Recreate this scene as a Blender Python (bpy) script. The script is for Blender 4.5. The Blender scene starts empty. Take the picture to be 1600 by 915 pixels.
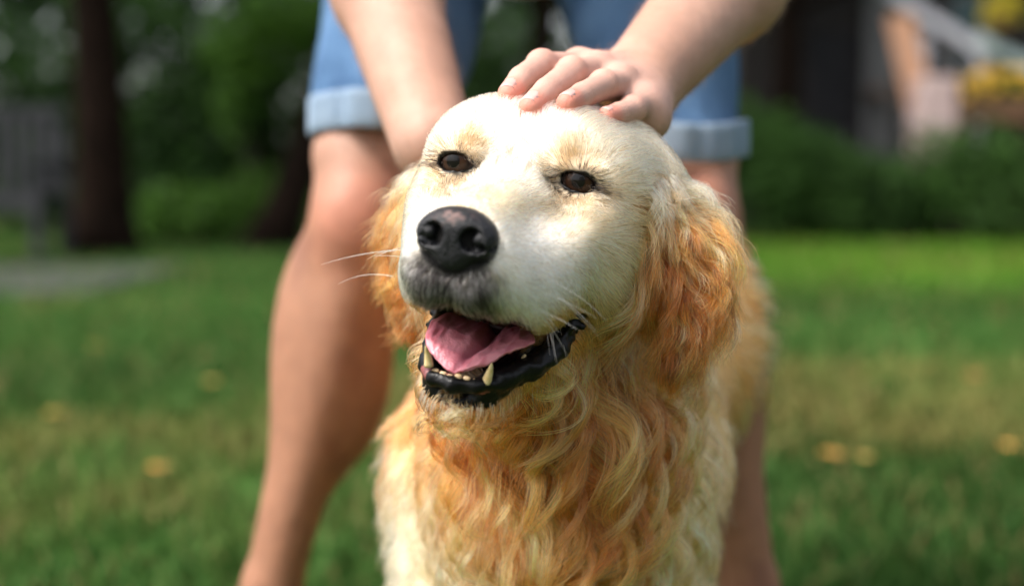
import bpy, math, random
import numpy as np
from math import radians, sin, cos, pi

random.seed(4)
RNG = np.random.default_rng(11)
scene = bpy.context.scene
COL = scene.collection

# ------------------------------------------------------------------ camera
CAM_H = 0.56
PITCH = radians(4.56)
LENS, SENSOR = 50.0, 36.0
cam_data = bpy.data.cameras.new("camera")
cam_data.lens = LENS
cam_data.sensor_width = SENSOR
cam_data.clip_start = 0.05
cam_data.clip_end = 500.0
cam_data.dof.use_dof = True
cam_data.dof.focus_distance = 0.785
cam_data.dof.aperture_fstop = 3.0
cam_data.dof.aperture_blades = 0
cam = bpy.data.objects.new("camera", cam_data)
cam.location = (0, 0, CAM_H)
cam.rotation_euler = (pi / 2 - PITCH, 0, 0)
COL.objects.link(cam)
scene.camera = cam

# ------------------------------------------------------------------ sky and sun
SUN_EL, SUN_AZ = radians(55), radians(-116)      # azimuth from +Y towards +X: behind the camera, to its left
world = bpy.data.worlds.new("World")
scene.world = world
world.use_nodes = True
wn = world.node_tree
sky = wn.nodes.new("ShaderNodeTexSky")
sky.sky_type = 'NISHITA'
sky.sun_disc = False
sky.sun_elevation = SUN_EL
sky.sun_rotation = SUN_AZ
sky.dust_density = 5.0
sky.air_density = 1.0
bg = wn.nodes["Background"]
bg.inputs["Strength"].default_value = 0.12
hs = wn.nodes.new("ShaderNodeHueSaturation")          # high thin cloud: the sky is paler than a clear one
hs.inputs["Saturation"].default_value = 0.35
wn.links.new(sky.outputs[0], hs.inputs["Color"])
wn.links.new(hs.outputs[0], bg.inputs["Color"])
sun_data = bpy.data.lights.new("sun", 'SUN')
sun_data.energy = 1.5
sun_data.angle = radians(15)
sun_data.color = (1.0, 0.95, 0.87)
sun = bpy.data.objects.new("sun", sun_data)
sd = (sin(SUN_AZ) * cos(SUN_EL), cos(SUN_AZ) * cos(SUN_EL), sin(SUN_EL))
from mathutils import Vector, Matrix
sun.rotation_euler = Vector(sd).to_track_quat('Z', 'Y').to_euler()
sun.location = Vector(sd) * 20
COL.objects.link(sun)
scene.view_settings.view_transform = 'Standard'
scene.view_settings.look = 'None'
scene.view_settings.gamma = 1.0
scene.view_settings.use_curve_mapping = False
scene.view_settings.exposure = 1.45
scene.cycles.max_bounces = 8
scene.cycles.diffuse_bounces = 3
scene.cycles.glossy_bounces = 3
scene.cycles.transmission_bounces = 6

# ------------------------------------------------------------------ helpers
F_PX = LENS / SENSOR * 1600.0
C0 = np.array([0, 0, CAM_H])
FWD = np.array([0, cos(PITCH), -sin(PITCH)])
UPV = np.array([0, sin(PITCH), cos(PITCH)])
RGT = np.array([1.0, 0, 0])

def P(px, py, d):
    """world point seen at a photo pixel, d metres in front of the lens"""
    return C0 + d * FWD + d * (px - 800) / F_PX * RGT + d * (457.5 - py) / F_PX * UPV

def G(px, py, z=0.0):
    """ground point seen at a photo pixel"""
    v = P(px, py, 1.0) - C0
    return C0 + v * ((z - CAM_H) / v[2])

def unit(v):
    v = np.asarray(v, float)
    return v / (np.linalg.norm(v, axis=-1, keepdims=True) + 1e-12)

def tag(o, label=None, cat=None, group=None, kind=None):
    if label: o['label'] = label
    if cat: o['category'] = cat
    if group: o['group'] = group
    if kind: o['kind'] = kind
    return o

def empty(name, loc, label, cat, group=None):
    o = bpy.data.objects.new(name, None)
    o.location = loc
    o.empty_display_size = 0.05
    COL.objects.link(o)
    return tag(o, label, cat, group)

def world_of(o):
    m = Matrix.Translation(o.location)
    return world_of(o.parent) @ o.matrix_parent_inverse @ m if o.parent else m

def link(o, parent=None):
    COL.objects.link(o)
    if parent is not None:
        o.parent = parent
        o.matrix_parent_inverse = world_of(parent).inverted()
    return o

def mesh_np(name, V, Fq, mat, parent=None, smooth=True, cols=None, extra=None):
    """mesh from numpy arrays; Fq is (n,4) or (n,3)"""
    V = np.asarray(V, np.float32); Fq = np.asarray(Fq, np.int32)
    me = bpy.data.meshes.new(name)
    n, k = Fq.shape
    me.vertices.add(len(V)); me.vertices.foreach_set('co', V.ravel())
    me.loops.add(n * k); me.loops.foreach_set('vertex_index', Fq.ravel())
    me.polygons.add(n)
    me.polygons.foreach_set('loop_start', np.arange(0, n * k, k, dtype=np.int32))
    me.polygons.foreach_set('use_smooth', np.full(n, smooth))
    me.update(calc_edges=True)
    if cols is not None:
        a = me.attributes.new('col', 'FLOAT_COLOR', 'POINT')
        c4 = np.ones((len(V), 4), np.float32); c4[:, :3] = cols
        a.data.foreach_set('color', c4.ravel())
    if extra is not None:
        for nm, arr in extra.items():
            a = me.attributes.new(nm, 'FLOAT', 'POINT')
            a.data.foreach_set('value', np.asarray(arr, np.float32))
    o = bpy.data.objects.new(name, me)
    if mat: me.materials.append(mat)
    return link(o, parent)

class MB:
    """collects simple solids into one mesh"""
    def __init__(s): s.v = []; s.f = []
    def box(s, c, size, R=None):
        c = np.asarray(c, float); h = np.asarray(size, float) / 2
        R = np.eye(3) if R is None else R
        i = len(s.v)
        for sx in (-1, 1):
            for sy in (-1, 1):
                for sz in (-1, 1):
                    s.v.append(c + R @ (h * (sx, sy, sz)))
        for q in ((0,1,3,2),(4,6,7,5),(0,4,5,1),(2,3,7,6),(0,2,6,4),(1,5,7,3)):
            s.f.append([i + j for j in q])
        return s
    def bar(s, a, b, w, t, up=(0,0,1)):
        a = np.asarray(a, float); b = np.asarray(b, float)
        z = unit(b - a); x = unit(np.cross(up, z)) if abs(np.dot(unit(up), z)) < .99 else np.array([1.,0,0])
        y = np.cross(z, x)
        return s.box((a + b) / 2, (w, t, np.linalg.norm(b - a)), np.stack([x, y, z], 1))
    def tube(s, pts, rad, n=8, cap=True):
        pts = np.asarray(pts, float); m = len(pts)
        rad = np.broadcast_to(rad, (m,))
        T = unit(np.gradient(pts, axis=0))
        ref = np.array([0.31, 0.55, 0.77])
        i0 = len(s.v)
        for p, t, r in zip(pts, T, rad):
            x = unit(np.cross(t, ref)); y = np.cross(t, x)
            for k in range(n):
                a = 2 * pi * k / n
                s.v.append(p + r * (cos(a) * x + sin(a) * y))
        for j in range(m - 1):
            for k in range(n):
                k2 = (k + 1) % n
                s.f.append([i0 + j*n + k, i0 + j*n + k2, i0 + (j+1)*n + k2, i0 + (j+1)*n + k])
        if cap:
            s.f.append([i0 + k for k in range(n)][::-1])
            s.f.append([i0 + (m-1)*n + k for k in range(n)])
        return s
    def poly(s, pts, faces):
        i = len(s.v); s.v += [np.asarray(p, float) for p in pts]
        s.f += [[i + j for j in q] for q in faces]
        return s
    def build(s, name, mat, parent=None, smooth=False, bevel=0):
        me = bpy.data.meshes.new(name)
        me.from_pydata([tuple(p) for p in s.v], [], s.f)
        me.polygons.foreach_set('use_smooth', [smooth] * len(me.polygons))
        me.materials.append(mat)
        o = bpy.data.objects.new(name, me)
        if bevel:
            b = o.modifiers.new('bevel', 'BEVEL'); b.width = bevel; b.segments = 2; b.limit_method = 'ANGLE'
        return link(o, parent)

# ---- implicit surfaces on a rectilinear grid
def ax(segments):
    """segments: (start, end, step) list -> one monotone axis"""
    out = []
    for a, b, st in segments:
        n = max(1, int(round((b - a) / st)))
        out.append(np.linspace(a, b, n, endpoint=False))
    out.append(np.array([segments[-1][1]]))
    return np.concatenate(out).astype(np.float32)

class Ell:
    def __init__(s, c, r, A=None):
        s.c = np.asarray(c, float); s.r = np.asarray(r, float); s.A = np.eye(3) if A is None else np.asarray(A, float)
        e = np.sqrt(((s.A * s.r) ** 2).sum(1)); s.lo = s.c - e; s.hi = s.c + e
    def ev(s, X, Y, Z):
        x, y, z = X - s.c[0], Y - s.c[1], Z - s.c[2]
        k0 = 0; k1 = 0
        for i in range(3):
            u = x * s.A[0, i] + y * s.A[1, i] + z * s.A[2, i]
            u2 = u * u
            k0 = k0 + u2 / s.r[i] ** 2; k1 = k1 + u2 / s.r[i] ** 4
        k0 = np.sqrt(k0)
        return k0 * (k0 - 1) / (np.sqrt(k1) + 1e-6)

class Cone:
    def __init__(s, a, b, ra, rb):
        s.a = np.asarray(a, float); s.b = np.asarray(b, float); s.ra = ra; s.rb = rb
        s.lo = np.minimum(s.a - ra, s.b - rb); s.hi = np.maximum(s.a + ra, s.b + rb)
    def ev(s, X, Y, Z):
        d = s.b - s.a; L = d @ d + 1e-12
        x, y, z = X - s.a[0], Y - s.a[1], Z - s.a[2]
        t = np.clip((x * d[0] + y * d[1] + z * d[2]) / L, 0, 1)
        return np.sqrt((x - t*d[0])**2 + (y - t*d[1])**2 + (z - t*d[2])**2) - (s.ra + (s.rb - s.ra) * t)

class Field:
    def __init__(s, xs, ys, zs):
        s.ax = (xs, ys, zs)
        s.d = np.full((len(xs), len(ys), len(zs)), 1.0, np.float32)
    def _sl(s, pr, m):
        sl = []; G_ = []
        for i in range(3):
            a = s.ax[i]
            i0 = max(0, np.searchsorted(a, pr.lo[i] - m) - 1); i1 = min(len(a), np.searchsorted(a, pr.hi[i] + m) + 1)
            if i1 <= i0: return None, None
            sl.append(slice(i0, i1))
            sh = [1, 1, 1]; sh[i] = -1
            G_.append(a[i0:i1].reshape(sh))
        return tuple(sl), G_
    def add(s, pr, k=0.01, m=0.03):
        sl, g = s._sl(pr, max(m, k * 1.5))
        if sl is None: return s
        b = pr.ev(*g).astype(np.float32); a = s.d[sl]
        h = np.clip(0.5 + 0.5 * (b - a) / k, 0, 1)
        s.d[sl] = b + (a - b) * h - k * h * (1 - h)
        return s
    def sub(s, pr, k=0.003):
        sl, g = s._sl(pr, k * 1.5 + .003)
        if sl is None: return s
        b = -pr.ev(*g).astype(np.float32); a = s.d[sl]
        h = np.clip(0.5 - 0.5 * (b - a) / k, 0, 1)
        s.d[sl] = b + (a - b) * h + k * h * (1 - h)
        return s
    def chain(s, pts, rad, k=0.006, kj=0.004):
        for i in range(len(pts) - 1):
            s.add(Cone(pts[i], pts[i+1], rad[i], rad[i+1]), k if i == 0 else kj)
        return s
    def mesh(s):
        d = s.d; xs, ys, zs = s.ax
        neg = d < 0
        c = np.zeros(tuple(n - 1 for n in d.shape), np.uint8)
        for i in (0, 1):
            for j in (0, 1):
                for k in (0, 1):
                    c += neg[i:d.shape[0]-1+i, j:d.shape[1]-1+j, k:d.shape[2]-1+k]
        act = (c > 0) & (c < 8)
        I, J, K = np.nonzero(act)
        idx = np.full(act.shape, -1, np.int32); idx[I, J, K] = np.arange(len(I))
        acc = np.zeros((len(I), 3)); cnt = np.zeros(len(I))
        co = [(i, j, k) for i in (0, 1) for j in (0, 1) for k in (0, 1)]
        val = {o: d[I + o[0], J + o[1], K + o[2]].astype(float) for o in co}
        pos = {o: np.stack([xs[I + o[0]], ys[J + o[1]], zs[K + o[2]]], 1).astype(float) for o in co}
        for o in co:
            for a in range(3):
                if o[a] == 0:
                    q = list(o); q[a] = 1; q = tuple(q)
                    va, vb = val[o], val[q]
                    m = (va < 0) != (vb < 0)
                    t = va[m] / (va[m] - vb[m])
                    acc[m] += pos[o][m] + t[:, None] * (pos[q][m] - pos[o][m]); cnt[m] += 1
        V = acc / cnt[:, None]
        quads = []
        for a in range(3):
            b, e = [(1, 2), (2, 0), (0, 1)][a]
            s0 = [slice(None)] * 3; s1 = [slice(None)] * 3
            s0[a] = slice(0, -1); s1[a] = slice(1, None)
            n0, n1 = neg[tuple(s0)], neg[tuple(s1)]
            E = np.argwhere(n0 != n1)
            E = E[(E[:, b] > 0) & (E[:, e] > 0) & (E[:, b] < act.shape[b]) & (E[:, e] < act.shape[e])]
            fl = n0[E[:, 0], E[:, 1], E[:, 2]]
            q = []
            for db, de in ((-1, -1), (0, -1), (0, 0), (-1, 0)):
                t = E.copy(); t[:, b] += db; t[:, e] += de
                q.append(idx[t[:, 0], t[:, 1], t[:, 2]])
            q = np.stack(q, 1)
            q[~fl] = q[~fl][:, ::-1]
            quads.append(q)
        Q = np.concatenate(quads)
        Q = Q[(Q >= 0).all(1)]
        return V, Q
    def sample(s, p):
        """distance and unit gradient at points (n,3)"""
        id_ = []; w = []; h = []
        for i in range(3):
            a = s.ax[i]
            k = np.clip(np.searchsorted(a, p[:, i]) - 1, 0, len(a) - 2)
            id_.append(k); st = a[k+1] - a[k]; h.append(st); w.append(np.clip((p[:, i] - a[k]) / st, 0, 1))
        v = np.zeros((2, 2, 2, len(p)))
        for i in (0, 1):
            for j in (0, 1):
                for k in (0, 1):
                    v[i, j, k] = s.d[id_[0] + i, id_[1] + j, id_[2] + k]
        wx, wy, wz = w
        ix = v[0] * (1 - wx) + v[1] * wx
        gx = v[1] - v[0]
        iy = ix[0] * (1 - wy) + ix[1] * wy
        d = iy[0] * (1 - wz) + iy[1] * wz
        gxx = (gx[0] * (1 - wy) + gx[1] * wy); gxx = gxx[0] * (1 - wz) + gxx[1] * wz
        gyy = ix[1] - ix[0]; gyy = gyy[0] * (1 - wz) + gyy[1] * wz
        gzz = iy[1] - iy[0]
        g = unit(np.stack([gxx / h[0], gyy / h[1], gzz / h[2]], 1))
        return d, g

def smooth_mesh(V, Q, it=2, lam=0.5):
    n = len(V)
    for _ in range(it):
        acc = np.zeros_like(V); c = np.zeros(n)
        for k in range(4):
            a, b = Q[:, k], Q[:, (k + 1) % 4]
            for ch in range(3):
                acc[:, ch] += np.bincount(a, V[b, ch], n) + np.bincount(b, V[a, ch], n)
            c += np.bincount(a, minlength=n) + np.bincount(b, minlength=n)
        V = V + lam * (acc / np.maximum(c, 1)[:, None] - V)
    return V

def sstep(a, b, x):
    t = np.clip((x - a) / (b - a), 0, 1)
    return t * t * (3 - 2 * t)

def vnoise(p, seed=0):
    """smooth value noise, p (n,3) in cells"""
    p = np.asarray(p, float)
    i = np.floor(p).astype(np.int64); f = p - i
    f = f * f * (3 - 2 * f)
    def h(a):
        n = (a[:, 0] * 374761393 + a[:, 1] * 668265263 + a[:, 2] * 2147483647 + seed * 1274126177) & 0xffffffff
        n = ((n ^ (n >> 13)) * 1274126177) & 0xffffffff
        return ((n ^ (n >> 16)) & 0xffff) / 65535.0
    r = 0
    for dx in (0, 1):
        for dy in (0, 1):
            for dz in (0, 1):
                w = (f[:, 0] if dx else 1 - f[:, 0]) * (f[:, 1] if dy else 1 - f[:, 1]) * (f[:, 2] if dz else 1 - f[:, 2])
                r = r + w * h(i + np.array([dx, dy, dz]))
    return r

def seg_dist(p, a, b):
    a = np.asarray(a, float); b = np.asarray(b, float); d = b - a
    t = np.clip(((p - a) @ d) / (d @ d), 0, 1)
    return np.linalg.norm(p - a - t[:, None] * d, axis=1)

def path_dist(p, pts):
    return np.min([seg_dist(p, pts[i], pts[i+1]) for i in range(len(pts) - 1)], axis=0)

# ------------------------------------------------------------------ materials
def mat_new(name):
    m = bpy.data.materials.new(name); m.use_nodes = True
    nt = m.node_tree
    return m, nt, nt.nodes["Principled BSDF"]

def noise_mat(name, c1, c2, scale=20, rough=0.8, bump=0.0, detail=4, metallic=0, spec=0.3, stretch=None):
    m, nt, b = mat_new(name)
    tc = nt.nodes.new("ShaderNodeTexCoord")
    nz = nt.nodes.new("ShaderNodeTexNoise"); nz.inputs["Scale"].default_value = scale; nz.inputs["Detail"].default_value = detail
    src = tc.outputs["Object"]
    if stretch:
        mp = nt.nodes.new("ShaderNodeMapping"); mp.inputs["Scale"].default_value = stretch
        nt.links.new(src, mp.inputs[0]); src = mp.outputs[0]
    nt.links.new(src, nz.inputs["Vector"])
    rp = nt.nodes.new("ShaderNodeValToRGB")
    rp.color_ramp.elements[0].position = 0.35; rp.color_ramp.elements[1].position = 0.65
    rp.color_ramp.elements[0].color = (*c1, 1); rp.color_ramp.elements[1].color = (*c2, 1)
    nt.links.new(nz.outputs["Fac"], rp.inputs[0])
    nt.links.new(rp.outputs[0], b.inputs["Base Color"])
    b.inputs["Roughness"].default_value = rough; b.inputs["Metallic"].default_value = metallic
    b.inputs["Specular IOR Level"].default_value = spec
    if bump:
        bp = nt.nodes.new("ShaderNodeBump"); bp.inputs["Strength"].default_value = bump
        bp.inputs["Distance"].default_value = 0.005
        nt.links.new(nz.outputs["Fac"], bp.inputs["Height"]); nt.links.new(bp.outputs[0], b.inputs["Normal"])
    return m

def attr_mat(name, rough=0.6, sss=0.0, sss_rad=(0.01, .004, .002), spec=0.4, bump=None, vary=0.0, rough_attr=None, coat=0.0):
    m, nt, b = mat_new(name)
    at = nt.nodes.new("ShaderNodeAttribute"); at.attribute_name = 'col'
    src = at.outputs["Color"]
    if vary:
        tc = nt.nodes.new("ShaderNodeTexCoord")
        nz = nt.nodes.new("ShaderNodeTexNoise"); nz.inputs["Scale"].default_value = 60; nz.inputs["Detail"].default_value = 5
        nt.links.new(tc.outputs["Object"], nz.inputs["Vector"])
        mr = nt.nodes.new("ShaderNodeMapRange"); mr.inputs["To Min"].default_value = 1 - vary; mr.inputs["To Max"].default_value = 1 + vary
        nt.links.new(nz.outputs["Fac"], mr.inputs["Value"])
        mx = nt.nodes.new("ShaderNodeVectorMath"); mx.operation = 'SCALE'
        nt.links.new(src, mx.inputs[0]); nt.links.new(mr.outputs[0], mx.inputs["Scale"])
        src = mx.outputs[0]
    nt.links.new(src, b.inputs["Base Color"])
    b.inputs["Roughness"].default_value = rough
    b.inputs["Specular IOR Level"].default_value = spec
    b.inputs["Coat Weight"].default_value = coat
    b.inputs["Coat Roughness"].default_value = 0.15
    if sss:
        b.inputs["Subsurface Weight"].default_value = sss
        b.inputs["Subsurface Radius"].default_value = sss_rad
        b.inputs["Subsurface Scale"].default_value = 1.0
    if rough_attr:
        ra = nt.nodes.new("ShaderNodeAttribute"); ra.attribute_name = rough_attr
        nt.links.new(ra.outputs["Fac"], b.inputs["Roughness"])
    if bump:
        scale, st, dist = bump
        tc2 = nt.nodes.new("ShaderNodeTexCoord")
        nz = nt.nodes.new("ShaderNodeTexNoise"); nz.inputs["Scale"].default_value = scale; nz.inputs["Detail"].default_value = 3
        nt.links.new(tc2.outputs["Object"], nz.inputs["Vector"])
        bp = nt.nodes.new("ShaderNodeBump"); bp.inputs["Strength"].default_value = st; bp.inputs["Distance"].default_value = dist
        nt.links.new(nz.outputs["Fac"], bp.inputs["Height"]); nt.links.new(bp.outputs[0], b.inputs["Normal"])
    return m
def mixc(a, b, t): return a + (b - a) * t[:, None]
# ------------------------------------------------------------------ ground
def ground_mat():
    m, nt, b = mat_new("lawn_soil")
    tc = nt.nodes.new("ShaderNodeTexCoord")
    n1 = nt.nodes.new("ShaderNodeTexNoise"); n1.inputs["Scale"].default_value = .9; n1.inputs["Detail"].default_value = 4
    n2 = nt.nodes.new("ShaderNodeTexNoise"); n2.inputs["Scale"].default_value = 14; n2.inputs["Detail"].default_value = 6
    nt.links.new(tc.outputs["Object"], n1.inputs["Vector"]); nt.links.new(tc.outputs["Object"], n2.inputs["Vector"])
    r1 = nt.nodes.new("ShaderNodeValToRGB")
    r1.color_ramp.elements[0].position = .38; r1.color_ramp.elements[0].color = (.032, .068, .011, 1)
    r1.color_ramp.elements[1].position = .66; r1.color_ramp.elements[1].color = (.062, .078, .022, 1)
    nt.links.new(n1.outputs["Fac"], r1.inputs[0])
    r2 = nt.nodes.new("ShaderNodeValToRGB")
    r2.color_ramp.elements[0].color = (.55, .55, .55, 1); r2.color_ramp.elements[1].color = (1.25, 1.25, 1.25, 1)
    nt.links.new(n2.outputs["Fac"], r2.inputs[0])
    mx = nt.nodes.new("ShaderNodeMix"); mx.data_type = 'RGBA'; mx.blend_type = 'MULTIPLY'; mx.inputs[0].default_value = 1
    nt.links.new(r1.outputs[0], mx.inputs[6]); nt.links.new(r2.outputs[0], mx.inputs[7])
    nt.links.new(mx.outputs[2], b.inputs["Base Color"]); b.inputs["Roughness"].default_value = .95
    b.inputs["Specular IOR Level"].default_value = .1
    return m
gx = np.linspace(-90, 90, 61); gy = np.linspace(-60, 160, 61)
GX, GY = np.meshgrid(gx, gy, indexing='ij')
gv = np.stack([GX.ravel(), GY.ravel(), np.zeros(GX.size)], 1)
gq = np.array([[i*61+j, (i+1)*61+j, (i+1)*61+j+1, i*61+j+1] for i in range(60) for j in range(60)])
tag(mesh_np('ground', gv, gq, ground_mat()), kind='structure')

# grass blades over the lawn that the picture shows (denser near the camera)
rg = np.random.default_rng(77)
def grass(n, y0, y1, hmin, hmax, wid):
    u = rg.random(n); y = (y0 ** .35 + u * (y1 ** .35 - y0 ** .35)) ** (1 / .35)
    x = rg.uniform(-1, 1, n) * (y * .62 + 1.0)
    h = rg.uniform(hmin, hmax, n); a = rg.random(n) * 2 * pi; lean = rg.normal(0, .55, (n, 2)) * h[:, None]
    w = wid * (1 + y * .35)
    b = np.stack([x, y, np.zeros(n)], 1)
    sd_ = np.stack([np.cos(a), np.sin(a), np.zeros(n)], 1) * (w / 2)[:, None]
    mid = b + np.stack([lean[:, 0] * .35, lean[:, 1] * .35, h * .6], 1)
    tip = b + np.stack([lean[:, 0], lean[:, 1], h], 1)
    V = np.stack([b - sd_, b + sd_, mid + sd_ * .8, mid - sd_ * .8, tip], 1).reshape(-1, 3)
    k = np.arange(n)[:, None] * 5
    Q = np.concatenate([k + np.array([[0, 1, 2]]), k + np.array([[0, 2, 3]]), k + np.array([[3, 2, 4]])])
    pn = np.stack([x, y, 0 * x], 1)
    dry = .7 * sstep(.60, .84, vnoise(pn * (1.1, 1.3, 1), 3) * .7 + vnoise(pn * 5, 4) * .3)
    g1 = G(1330, 595); dry = np.maximum(dry, .8 * np.exp(-(((x - g1[0]) / .75) ** 2 + ((y - g1[1]) / .22) ** 2)))
    g2 = G(600, 640); dry = np.maximum(dry, .8 * np.exp(-(((x - g2[0]) / .25) ** 2 + ((y - g2[1]) / .3) ** 2)))
    c = mixc(np.tile(np.array([.030, .086, .016]), (n, 1)), np.array([.064, .142, .028]), rg.random(n))
    c = mixc(c, np.array([.090, .215, .014]), .9 * sstep(5.5, 8.5, y) * sstep(-2, 2.5, x))  # far lawn brighter towards the right: sunlit glow painted into the blade colour
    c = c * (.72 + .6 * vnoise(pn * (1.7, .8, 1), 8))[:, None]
    c = mixc(c, np.array([.27, .20, .065]), dry * rg.uniform(.3, 1, n))
    c = mixc(c, np.array([.22, .17, .07]), (rg.random(n) < .10) * .8)
    return V, Q, np.repeat(c, 5, 0)
def grass_mat():
    m, nt, b = mat_new("grass_blade")
    at = nt.nodes.new("ShaderNodeAttribute"); at.attribute_name = 'col'
    nt.links.new(at.outputs[0], b.inputs["Base Color"]); b.inputs["Roughness"].default_value = .65; b.inputs["Specular IOR Level"].default_value = .12
    tr = nt.nodes.new("ShaderNodeBsdfTranslucent"); nt.links.new(at.outputs[0], tr.inputs[0])
    mx = nt.nodes.new("ShaderNodeMixShader"); mx.inputs[0].default_value = .3
    nt.links.new(b.outputs[0], mx.inputs[1]); nt.links.new(tr.outputs[0], mx.inputs[2])
    nt.links.new(mx.outputs[0], nt.nodes["Material Output"].inputs["Surface"])
    return m
M_GRASS = grass_mat()
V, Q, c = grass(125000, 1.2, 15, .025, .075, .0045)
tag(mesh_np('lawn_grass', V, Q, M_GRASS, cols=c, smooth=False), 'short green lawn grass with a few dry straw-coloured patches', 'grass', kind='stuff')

# ------------------------------------------------------------------ foliage
def leaf_mat(name):
    m = M_GRASS.copy(); m.name = name
    return m
M_LEAF = leaf_mat("leaf")
M_BARK = noise_mat("dark_bark", (.006, .004, .003), (.017, .010, .007), 9, .95, .9, spec=.04, stretch=(3, 3, .5))
def leaf_cloud(n, blobs, size, rng, c1, c2):
    """leaf-shaped faces spread through a few blobs (centre, radii)"""
    w = np.array([np.prod(b[1]) ** .7 for b in blobs]); w /= w.sum()
    k = rng.choice(len(blobs), n, p=w)
    C_ = np.array([b[0] for b in blobs])[k]; R_ = np.array([b[1] for b in blobs])[k]
    d = unit(rng.normal(0, 1, (n, 3))); rad = rng.random((n, 1)) ** .45
    clump = .72 + .5 * vnoise(d * 2.6 + k[:, None] * 7.3, 5)
    p = C_ + d * R_ * rad * clump[:, None]
    p[:, 2] = np.maximum(p[:, 2], .04 + .1 * rng.random(n))
    nrm = unit(rng.normal(0, 1, (n, 3)) + d * .6 + np.array([0, 0, .5])); t = unit(np.cross(nrm, rng.normal(0, 1, (n, 3)))); s_ = np.cross(nrm, t)
    L = (size * rng.uniform(.6, 1.4, n))[:, None]
    V = np.stack([p - t * L * .5, p + s_ * L * .24 - t * L * .05, p + t * L * .5 - nrm * L * .1, p - s_ * L * .24 - t * L * .05], 1).reshape(-1, 3)
    Q = np.arange(4 * n).reshape(-1, 4)
    c = mixc(np.tile(np.array(c1), (n, 1)), np.array(c2), np.clip(rng.random(n) * .6 + .6 * (vnoise(p * 2.2, 9) - .2), 0, 1))
    return V, Q, np.repeat(c, 4, 0)
def shrub(name, base, blobs, n, size, seed, c1, c2, label, cat='shrub', group=None, stems=5):
    rng = np.random.default_rng(seed)
    base = np.asarray(base, float)
    o = empty(name, base, label, cat, group)
    bl = [(base + np.array(b[0]), np.array(b[1])) for b in blobs]
    V, Q, c = leaf_cloud(n, bl, size, rng, c1, c2)
    mesh_np('foliage', V, Q, M_LEAF, o, cols=c, smooth=False)
    mb = MB()
    for i in range(stems):
        b = bl[i % len(bl)]; e = b[0] + rng.normal(0, .25, 3) * b[1]
        st = base + np.array([rng.normal(0, .06), rng.normal(0, .06), -.05])
        mid = (st + e) / 2 + rng.normal(0, .08, 3)
        mb.tube([st, st + (mid - st) * .5, mid, e], [.022, .018, .014, .006], 6)
    mb.build('stem', M_BARK, o, smooth=True)
    return o
def tree(name, base, top_off, r0, label, seed, crown=None, lean=(0, 0), c1=(.03, .07, .015), c2=(.08, .16, .03), size=.12, n=5000, group=None):
    rng = np.random.default_rng(seed); base = np.asarray(base, float)
    o = empty(name, base, label, 'tree', group)
    H_ = top_off; mb = MB(); pts = []; rad = []
    for i in range(14):
        t = i / 13
        pts.append(base + np.array([lean[0] * t + .05 * sin(5 * t + seed), lean[1] * t + .04 * cos(4 * t), H_ * t - .08]))
        rad.append(r0 * (1 - .55 * t) * (1 + .75 * math.exp(-t * 22)))
    mb.tube(pts, rad, 16)
    for k in range(7):
        t = .5 + .07 * k; p = pts[int(t * 13)]; a = k * 2.4 + seed
        e = p + np.array([cos(a) * 1.5, sin(a) * 1.5, .9])
        mb.tube([p, (p + e) / 2 + (0, 0, -.1), e], [r0 * .38, r0 * .26, r0 * .1], 8)
    mb.build('trunk', M_BARK, o, smooth=True)
    if crown:
        bl = [(base + np.array(b[0]), np.array(b[1])) for b in crown]
        V, Q, c = leaf_cloud(n, bl, size, rng, c1, c2)
        mesh_np('crown', V, Q, M_LEAF, o, cols=c, smooth=False)
    return o
DKG1, DKG2 = (.004, .013, .004), (.014, .036, .009)
MDG1, MDG2 = (.016, .046, .010), (.046, .110, .022)
LTG1, LTG2 = (.045, .11, .012), (.09, .20, .020)
def at(px, y):          # ground position under a photo column at a given distance
    return np.array([(px - 800) / F_PX * y * 1.0, y, 0.0])
crownA = [((0, 0, 4.2), (2.2, 2.2, 1.5)), ((1.3, .4, 3.4), (1.3, 1.3, .9)), ((-1.2, -.3, 3.5), (1.4, 1.3, .9)), ((.3, 1.0, 5.1), (1.5, 1.5, 1.1))]
tree('tree', at(148, 10.2), 4.2, .21, 'dark upright tree trunk beside the grey garden chair', 1, crownA, (.05, .1))
tree('tree', at(404, 11.0), 4.6, .16, 'dark tree trunk leaning to the right behind the left leg', 2, crownA, (1.9, .5))
tree('tree', at(815, 12.5), 4.6, .14, 'slanting tree trunk seen between the two legs of the shorts', 3, crownA, (.55, .3))
tree('tree', at(1215, 14.5), 5.0, .16, 'shaded tree trunk between the right arm and the house', 6, crownA, (.1, .2))
# shrubs on the left
shrub('shrub', at(40, 13.5), [((0, 0, .8), (.9, .8, .9)), ((.5, .2, 1.5), (.8, .7, .8)), ((-.5, 0, 1.7), (.8, .7, .7))], 3200, .11, 11, DKG1, MDG2, 'dark leafy shrub behind the grey chair at the left edge', group='shrubs along the lawn')
shrub('shrub', at(255, 13.2), [((0, 0, .7), (.8, .7, .8)), ((.2, .2, 1.5), (.8, .7, .8)), ((-.3, .1, 2.1), (.7, .6, .6))], 3200, .11, 12, DKG1, MDG2, 'tall shrub just right of the upright trunk', group='shrubs along the lawn')
shrub('shrub', at(330, 11.6), [((0, 0, .28), (.65, .4, .30)), ((.5, .1, .34), (.45, .35, .34)), ((-.5, 0, .22), (.4, .35, .24))], 2200, .08, 13, MDG1, LTG2, 'low bright green shrub left of the leaning trunk', group='shrubs along the lawn')
shrub('shrub', at(430, 14.2), [((0, 0, .8), (.8, .7, .9)), ((-.2, .2, 1.6), (.9, .7, .9)), ((.4, 0, 2.2), (.7, .6, .6))], 3400, .11, 14, DKG1, MDG2, 'tall shrub behind the leaning trunk and blue shorts', group='shrubs along the lawn')
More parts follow.
